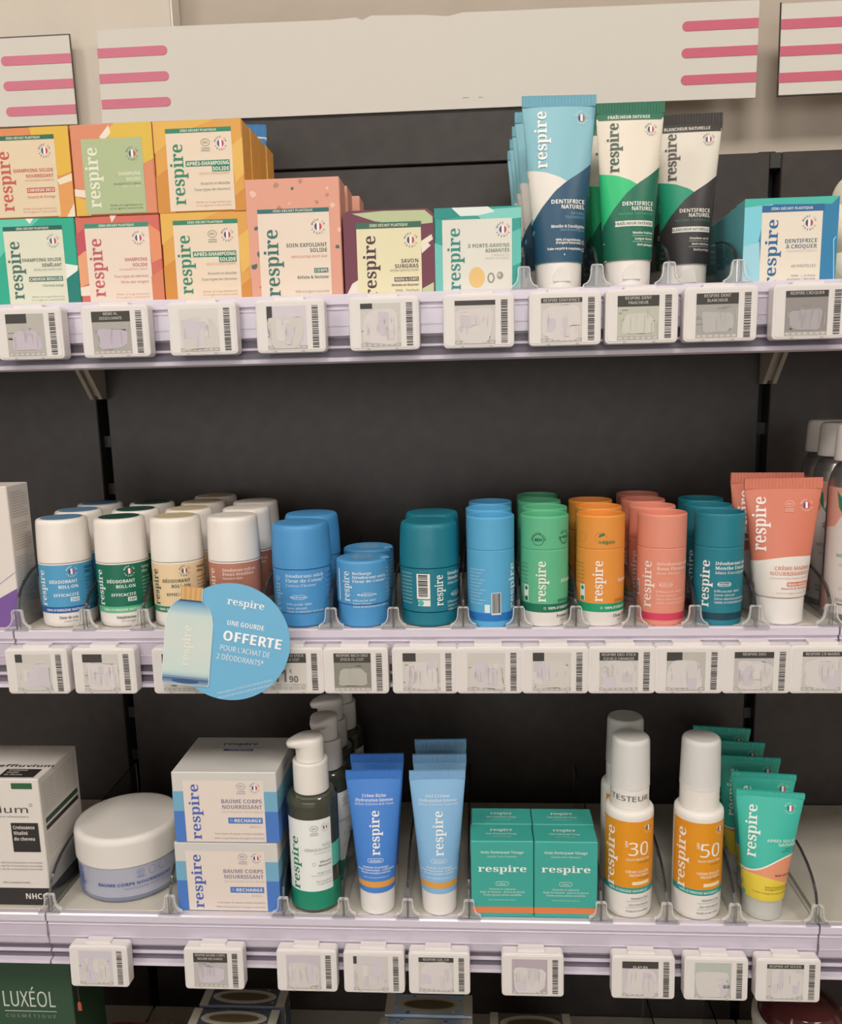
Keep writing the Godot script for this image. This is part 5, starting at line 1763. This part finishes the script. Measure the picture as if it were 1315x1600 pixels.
	for i in 4:
		var q := dup(t, Vector3([0.6290, 0.6278, 0.6245, 0.6215][i], S3, 0.1905 - 0.0342 * (i + 1)), -6.0, "turquoise, peach and yellow after-sun tube, " + order(i + 1))
		q.rotation.z = deg_to_rad([-0.8, -0.6, -0.8, -1.0][i])

func balm_face(side: bool) -> void:
	rect(0.0, 0.27, 1.0, 0.55, "72a9c6", 1.0)
	rect(0.0, 0.55, 1.0, 0.99, "4b79c4", 1.0)
	if side:
		text("respire", 0.5, 0.13, 0.06, "5a68a0", 0, "S", 0.3)
		text("Baume corps nourrissant", 0.5, 0.72, 0.03, "cfd8ea", 0, "b", 0.6)
		return
	rect(0.105, 0.115, 0.875, 0.985, "e2d5cc", 2.0)
	text("respire", 0.205, 0.56, 0.135, "4a66b4", 0, "S", 0.78, 90)
	bio(0.66, 0.195, 0.062, "9a95a6")
	badge(0.79, 0.215, 0.07)
	text("BAUME CORPS", 0.85, 0.405, 0.055, "857d98", 1, "B", 0.385)
	text("NOURRISSANT", 0.85, 0.485, 0.055, "857d98", 1, "B", 0.38)
	text("NOURISHING BODY BALM", 0.855, 0.555, 0.026, "c3b5b4", 1, "b", 0.385)
	rect(0.52, 0.635, 0.85, 0.72, "4a78c0", 2.5)
	text("RECHARGE", 0.835, 0.678, 0.045, "e9e4e2", 1, "B", 0.255)
	ring(0.55, 0.678, 0.02, 0.02, 0.006, "9fc0e4", 3.0, 12)
	text("REFILL", 0.835, 0.765, 0.03, "b3a6a6", 1, "b", 0.11)
	text("Tous types de peaux, mêmes sensibles", 0.855, 0.865, 0.024, "9a8f94", 1, "s", 0.47)
	text("99% d'ingrédients d'origine naturelle", 0.855, 0.93, 0.024, "9a8f94", 1, "b", 0.48)

func oval_carton(label: String, at_: Vector3, w: float, h: float, d: float, hex: String, spots: Array) -> Node3D:
	# upright carton whose top shows a framed oval
	var t := carton("ornate_carton", label, "carton", "ornate cartons on the lowest shelf", w, h, d, hex, at_, 0.0)
	begin(on_top(h), w, d)
	rect(0.0, 0.0, 0.10, 1.0, "b9b2a2", 1.0)
	rect(0.90, 0.0, 1.0, 1.0, "b9b2a2", 1.0)
	for i in 30:
		oval(rng.randf_range(0.12, 0.88), rng.randf_range(0.04, 0.96), rng.randf_range(0.03, 0.1), rng.randf_range(0.02, 0.06), spots[i % spots.size()], 1.2 + 0.05 * (i % 3), 8)
	var k := w / d
	oval(0.5, 0.5, 0.38 * k, 0.38, "b5ae9c", 2.0, 32)
	oval(0.5, 0.5, 0.33 * k, 0.30, "a59e8c", 2.4, 32)
	oval(0.5, 0.5, 0.29 * k, 0.22, "5d5138", 2.8, 32)
	var o := finish("oval_print", t)
	o.position.z = d / 2
	begin(on_side(w / 2), d, h)
	rect(0.0, 0.0, 0.16, 1.0, "a89f8f", 1.0)
	for i in 16:
		oval(rng.randf_range(0.2, 0.95), rng.randf_range(0.02, 0.6), 0.02, 0.02, spots[i % spots.size()], 1.2, 8)
	finish("side_print", t)
	return t

func floor_shelf() -> void:
	var t: Node3D
	oval_carton("dark blue ornate carton with oval on top, farther of two", Vector3(0.1515, S4, 0.139), 0.083, 0.124, 0.0255, "474c5a", ["5d6270", "94938d", "343845"])
	oval_carton("dark blue ornate carton with oval on top, nearer of two", Vector3(0.1480, S4, 0.166), 0.084, 0.122, 0.0255, "474c5a", ["5d6270", "94938d", "343845"])
	oval_carton("blue and white flowered carton with oval on top, farther of two", Vector3(0.3325, S4, 0.144), 0.083, 0.124, 0.0285, "9fb0c4", ["3f68a4", "5f86bc", "cfd3d2", "3b5a8c"])
	oval_carton("blue and white flowered carton with oval on top, nearer of two", Vector3(0.3300, S4, 0.174), 0.086, 0.122, 0.0285, "9fb0c4", ["3f68a4", "5f86bc", "cfd3d2", "3b5a8c"])
	oval_carton("low brown carton with oval on top between clear dividers", Vector3(0.430, S4, 0.135), 0.078, 0.098, 0.03, "5d5450", ["6f6660", "4a4340"])
	# green carton in the corner
	t = carton("hair_carton", "dark green carton with large white lettering, at the bottom left", "carton", "", 0.12, 0.196, 0.06, "2d4c37", Vector3(-0.0555, S4, 0.158), 0.0)
	begin(on_face(0.03), 0.12, 0.196)
	text("LUXÉOL", 0.65, 0.205, 0.082, "c9cfc6", 0, "b", 0.415)
	rect(0.445, 0.268, 0.86, 0.273, "a9b3a8", 2.0)
	text("C O S M É T I Q U E", 0.65, 0.296, 0.016, "8f9c90", 0, "b", 0.40)
	finish("lettering", t)
	# red carton
	t = carton("low_carton", "red carton seen from above beside the green one", "carton", "", 0.088, 0.078, 0.05, "8c3a34", Vector3(0.0515, S4, 0.146), 0.0)
	begin(on_top(0.078), 0.088, 0.05)
	rect(0.05, 0.1, 0.95, 0.3, "a35148", 1.0)
	rect(0.05, 0.5, 0.95, 0.8, "9a4a40", 1.0)
	o_shift(finish("top_print", t), 0.025)
	# little red tag hanging from the green carton's rail
	t = thing("hanging_tag", "tiny red tag beside the green carton", "tag", Vector3(0.0105, 0.792, 0.188))
	part("tag", slab(PackedVector2Array([Vector2(-0.0018, 0.0), Vector2(0.0018, 0.0), Vector2(0.0018, 0.0075), Vector2(0.0, 0.0095), Vector2(-0.0018, 0.0075)]), 0.0, 0.0006), mat("b0553f", 0.5), t)
	part("string", box(0.0005, 0.048, 0.0005, 0.0001), mat("5a3a34", 0.6), t, Vector3(0, 0.009, 0.0003))
	# jar with a maroon dome
	t = thing("maroon_jar", "white-rimmed jar with glossy maroon domed lid, under the last price tag", "jar", Vector3(0.6760, S4, 0.1555))
	part("jar", lathe([[0.0, 0.0], [0.038, 0.0], [0.041, 0.003], [0.041, 0.118], [0.0425, 0.122], [0.0425, 0.130], [0.0405, 0.1325], [0.0375, 0.1325], [0.0372, 0.128], [0.0, 0.128]], 60), mat("d5cfc8", 0.35), t)
	part("lid", lathe([[0.0365, 0.1282], [0.0365, 0.133], [0.034, 0.141], [0.029, 0.147], [0.021, 0.152], [0.011, 0.155], [0.0, 0.156]], 60), mat("4a1f20", 0.16, 0.0, 0.5), t)

func o_shift(o: Node3D, z: float) -> void:
	o.position.z = z

func tags() -> void:
	var y1 := 1.2 + 0.2015
	var d1 := [
		[0.0473, "price tag at the left end of the top rail, worn grey display", {"lines": ["", ""], "worn": 0, "smear": "c3b8c4", "cover": 0.55, "streaks": 10, "paper": "b5b1ab"}],
		[0.1140, "price tag headed DISSOLVANTE on the top rail", {"lines": ["MEME HL", "DISSOLVANTE"], "head": 0.2, "worn": 0, "smear": "bdb3c0", "paper": "a9a69f"}],
		[0.1810, "price tag with blank white display under the yellow cartons", {"paper": "d3cfca", "cover": 0.0, "worn": 5, "streaks": 4}],
		[0.2474, "price tag with a dark bar down one side, under the pink speckled carton", {"cover": 0.14, "worn": 5, "head": 0.26, "paper": "d0c8d0"}],
		[0.3173, "price tag with streaked display under the plum carton", {"cover": 0.3, "worn": 4, "streaks": 14, "head": 0.1}],
		[0.3867, "price tag with thin dark heading under the soap holder carton", {"lines": [], "head": 0.09, "worn": 4}],
		[0.4494, "price tag headed DENTIFRICE, under the light blue tube", {"lines": ["RESPIRE DENTIFRICE"], "head": 0.09, "worn": 4, "streaks": 3}],
		[0.5043, "price tag with part-covered dark heading, under the green tube", {"lines": ["RESPIRE DENT", "FRAICHEUR"], "head": 0.2, "worn": 0, "smear": "c9c8bd", "paper": "bcbaad", "streaks": 9}],
		[0.5602, "price tag headed BLANCHEUR, under the black tube", {"lines": ["RESPIRE DENT", "BLANCHEUR"], "head": 0.2, "worn": 0, "smear": "b5b2af", "paper": "a4a19e"}],
		[0.6227, "price tag with grey scratched display under the blue tablet carton", {"worn": 0, "smear": "aaa4a8", "paper": "918d8a", "streaks": 14, "lines": ["RESPIRE CROQUER"], "head": 0.12}]]
	for a in d1:
		price_tag(Vector3(a[0], y1, 0.2143), a[1], a[2])
	var y2 := 1.2 - 0.0660
	var d2 := [
		[0.0248, "price tag with blank display at the left end of the middle rail", {"cover": 0.2, "worn": 5, "streaks": 2}],
		[0.0810, "price tag with faded display under the green roll-on", {"cover": 0.55, "worn": 4, "streaks": 9}],
		[0.1469, "price tag half hidden behind the blue promotional disc, left of it", {"worn": 1, "head": 0.2}],
		[0.2345, "price tag showing 11 euros 90, right of the blue promotional disc", {"worn": 0, "price": ["11", "90"], "lines": ["RESPIRE DEO STICK", "FLEUR DE COT"], "head": 0.2, "streaks": 0, "paper": "cdc9c2"}],
		[0.2863, "price tag headed RECH DEO STICK with dark grey display", {"lines": ["RESPIRE RECH DEO", "STICK FL COT"], "head": 0.2, "worn": 0, "smear": "b0ada4", "paper": "85847b", "streaks": 4}],
		[0.3413, "price tag with streaked display under the petrol green stick", {"cover": 0.35, "worn": 4, "streaks": 18}],
		[0.3923, "price tag with lilac smears under the sky blue cardboard stick", {"cover": 0.0, "worn": 5, "streaks": 12}],
		[0.4435, "price tag with blank display and dark corner under the mint sticks", {"cover": 0.3, "worn": 5, "streaks": 6}],
		[0.4952, "price tag headed FLEUR D ORANGER under the orange stick", {"lines": ["RESPIRE DEO STICK", "FLEUR D ORANGER"], "head": 0.17, "worn": 3, "streaks": 12}],
		[0.5467, "price tag with smudged display under the salmon stick", {"cover": 0.4, "worn": 4, "paper": "bab6b0"}],
		[0.5981, "price tag with smudged heading under the coral tube", {"lines": ["RESPIRE DEO"], "worn": 3, "streaks": 16, "head": 0.13, "paper": "bdb6bb"}],
		[0.6492, "price tag headed CR MAINS at the right end of the middle rail", {"lines": ["RESPIRE CR MAINS"], "head": 0.1, "worn": 4}]]
	for a in d2:
		price_tag(Vector3(a[0], y2, 0.2143), a[1], a[2])
	var y3 := 1.2 - 0.3345
	var d3 := [
		[0.0515, "price tag with clouded display under the balm jar", {"cover": 0.0, "worn": 6, "paper": "c9c2cc"}],
		[0.1532, "price tag with black heading under the body balm cartons", {"lines": ["RESPIRE BAUME CORPS", "NOURR RECHARGE"], "head": 0.22, "worn": 0, "smear": "c6bdc6", "paper": "b5b1b0", "streaks": 12}],
		[0.2341, "price tag with lilac worn display under the pump bottle", {"cover": 0.0, "worn": 5, "paper": "c3bac3", "streaks": 10}],
		[0.2919, "price tag with pale worn display under the cobalt tube", {"cover": 0.1, "worn": 5, "paper": "cbc4c6"}],
		[0.3475, "price tag with thin dark heading under the pale blue tube", {"lines": ["RESPIRE GEL CR"], "head": 0.11, "worn": 4, "streaks": 2}],
		[0.4261, "price tag with mauve patch under the teal cartons", {"cover": 0.0, "worn": 4, "paper": "b3a5ae", "streaks": 8}],
		[0.5177, "price tag with dark corner block under the tester bottle", {"lines": ["", "     SPR"], "cover": 1.0, "head": 0.16, "worn": 4, "paper": "c9bfc6"}],
		[0.5772, "price tag with a small 60 showing, under the sunscreen marked 50", {"mini": "60", "cover": 0.0, "worn": 3, "paper": "b5bab4", "streaks": 3}],
		[0.6355, "price tag with dark heading under the after-sun tubes", {"lines": ["RESPIRE AP SOLEIL"], "head": 0.1, "worn": 4, "streaks": 5}]]
	for a in d3:
		price_tag(Vector3(a[0], y3, 0.2147), a[1], a[2], -3.0)

func dividers() -> void:
	var z := 0.2075
	var l1 := ["between the soap holder carton and light blue toothpaste", "between the light blue and green toothpaste", "between the green and black toothpaste", "between the black toothpaste and tablet cartons"]
	var x1 := [0.4206, 0.4740, 0.5262, 0.5755]
	for i in 4:
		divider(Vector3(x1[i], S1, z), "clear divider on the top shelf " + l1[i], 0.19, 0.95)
	var l2 := ["beside the tall purple-footed carton", "between the sky blue and green roll-ons", "between the green and cream roll-ons", "between the cream and pink roll-ons", "between the pink roll-on and large blue stick", "between the large blue stick and refill", "between the refill and large petrol stick", "between the petrol stick and sky blue cardboard stick", "between the sky blue and mint cardboard sticks", "between the mint and orange sticks", "between the orange and salmon sticks", "between the salmon and petrol cardboard sticks", "beside the coral hand cream", "between the hand cream and the aerosols"]
	var x2 := [0.0045, 0.0618, 0.1103, 0.1581, 0.2092, 0.2655, 0.3160, 0.3719, 0.4161, 0.4612, 0.5070, 0.5535, 0.5995, 0.6572]
	for i in 14:
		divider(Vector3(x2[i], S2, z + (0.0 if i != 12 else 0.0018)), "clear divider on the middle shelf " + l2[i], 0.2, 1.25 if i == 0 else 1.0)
	var l3 := ["beside the white hair supplement carton", "between the balm jar and refill cartons", "between the refill cartons and pump bottle", "between the pump bottle and cobalt tube", "between the cobalt and pale blue tubes", "between the pale blue tube and teal cartons", "between the teal cartons and tester bottle", "between the two sunscreens", "between the sunscreen and after-sun tubes", "right of the after-sun tubes"]
	var x3 := [0.0050, 0.1130, 0.2130, 0.2655, 0.3208, 0.3733, 0.4845, 0.5390, 0.5950, 0.6620]
	for i in 10:
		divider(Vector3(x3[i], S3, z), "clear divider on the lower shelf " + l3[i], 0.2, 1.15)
	for i in 2:
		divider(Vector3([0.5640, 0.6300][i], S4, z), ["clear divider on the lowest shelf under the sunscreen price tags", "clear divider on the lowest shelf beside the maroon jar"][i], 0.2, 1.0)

func talker() -> void:
	# round blue promotional card with a printed flask, clipped to the middle rail
	var t := thing("promotional_disc", "round sky blue promotional card with a printed flask and white lettering", "sign", Vector3(0.1897, 1.2 - 0.0385, 0.2355), 0.0)
	t.rotation = Vector3(deg_to_rad(-4.0), deg_to_rad(3.0), 0.0)
	var R := 0.0468
	var pts := PackedVector2Array()
	for k in 72:
		pts.append(Vector2(cos(TAU * k / 72), sin(TAU * k / 72)) * R)
	part("disc", slab(pts, -0.0008, 0.0), mat("6bb0d6", 0.45), t)
	# the flask stands proud of the disc's outline, cut from the same card
	var a := deg_to_rad(-7.0)
	var prof := [[0.0175, 0.0], [0.0182, 0.002], [0.0182, 0.050], [0.0170, 0.057], [0.0140, 0.063], [0.0105, 0.0665], [0.0083, 0.068], [0.0083, 0.0785]]
	var c := Vector2(-0.0375, -0.0333)
	var out := PackedVector2Array()
	for s in [1.0, -1.0]:
		for i in prof.size():
			var q: Array = prof[i] if s > 0.0 else prof[prof.size() - 1 - i]
			out.append(c + Vector2(s * (q[0] + 0.0006), q[1] - 0.0004).rotated(a))
	part("flask_card", slab(out, 0.0001, 0.0007), mat("cfdcdc", 0.45), t)
	begin(func(u: float, v: float, l: float) -> Vector3:
		var q := c + Vector2(u, v).rotated(a)
		return Vector3(q.x, q.y, 0.0007 + l), 0.0364, 0.0785)
	var rows := [[0.0, "8fa9bc"], [0.05, "3f5a86"], [0.075, "9fbcc6"], [0.12, "c3d6d2"], [0.4, "cdd6d0"], [0.7, "c6d6d2"], [0.78, "8fb8cc"], [0.835, "5b94b8"], [0.86, "38567e"]]
	for i in 40:
		var v0 := 0.068 * i / 40.0
		var v1 := 0.068 * (i + 1) / 40.0
		var w0 := flask_w(prof, v0)
		var w1 := flask_w(prof, v1)
		var c0 := flask_c(rows, v0 / 0.0785)
		tri(Vector2(-w0, v0), Vector2(w0, v0), Vector2(w1, v1), c0, 1.0)
		tri(Vector2(-w0, v0), Vector2(w1, v1), Vector2(-w1, v1), c0, 1.0)
	rect(0.27, 0.0, 0.73, 0.134, "c99a5e", 1.5)
	rect(0.27, 0.134, 0.73, 0.15, "2f4870", 1.6)
	for i in 4:
		rect(0.30 + 0.11 * i, 0.005, 0.345 + 0.11 * i, 0.13, "d6aa70", 1.8)
	oval(0.5, 0.965, 0.14, 0.022, "34507c", 2.0, 24)
	text("respire", 0.47, 0.60, 0.085, "e3e6dc", 0, "S", 0.41, 90)
	finish("flask_print", t)
	begin(func(u: float, v: float, l: float) -> Vector3: return Vector3(u, v - R, l), 2 * R, 2 * R)
	text("respire", 0.645, 0.175, 0.058, "ecf1f2", 0, "S", 0.31, -11.0)
	text("UNE GOURDE", 0.635, 0.36, 0.041, "ecf1f2", 0, "B", 0.31, -11.0)
	text("OFFERTE", 0.685, 0.485, 0.085, "f2f5f5", 0, "B", 0.49, -11.0)
	text("OFFERTE", 0.688, 0.485, 0.085, "f2f5f5", 0, "B", 0.49, -11.0, 3.4)
	text("POUR L'ACHAT DE", 0.62, 0.58, 0.045, "ecf1f2", 0, "b", 0.42, -11.0)
	text("2 DÉODORANTS*", 0.575, 0.652, 0.045, "ecf1f2", 0, "b", 0.40, -11.0)
	text("*Offre valable pour l'achat de tout déodorant Respire", 0.60, 0.885, 0.019, "d6e6ee", 0, "b", 0.48, 13.0)
	text("50 g format 50ml et dans la limite des stocks disponibles", 0.62, 0.92, 0.019, "d6e6ee", 0, "b", 0.50, 13.0)
	finish("lettering", t)
	part("clip", box(0.012, 0.03, 0.0016, 0.0004), glass("e6e6ea", 0.2, 0.06), t, Vector3(0.02, -0.012, -0.0026))

func flask_w(prof: Array, v: float) -> float:
	for i in prof.size() - 1:
		if v >= prof[i][1] and v <= prof[i + 1][1]:
			return lerpf(prof[i][0], prof[i + 1][0], (v - prof[i][1]) / maxf(prof[i + 1][1] - prof[i][1], 1e-6))
	return prof[0][0]

func flask_c(rows: Array, f: float) -> Color:
	for i in rows.size() - 1:
		if f >= rows[i][0] and f <= rows[i + 1][0]:
			var q: float = (f - rows[i][0]) / (rows[i + 1][0] - rows[i][0])
			return col(rows[i][1]).lerp(col(rows[i + 1][1]), q).srgb_to_linear()
	return col(rows[rows.size() - 1][1]).srgb_to_linear()
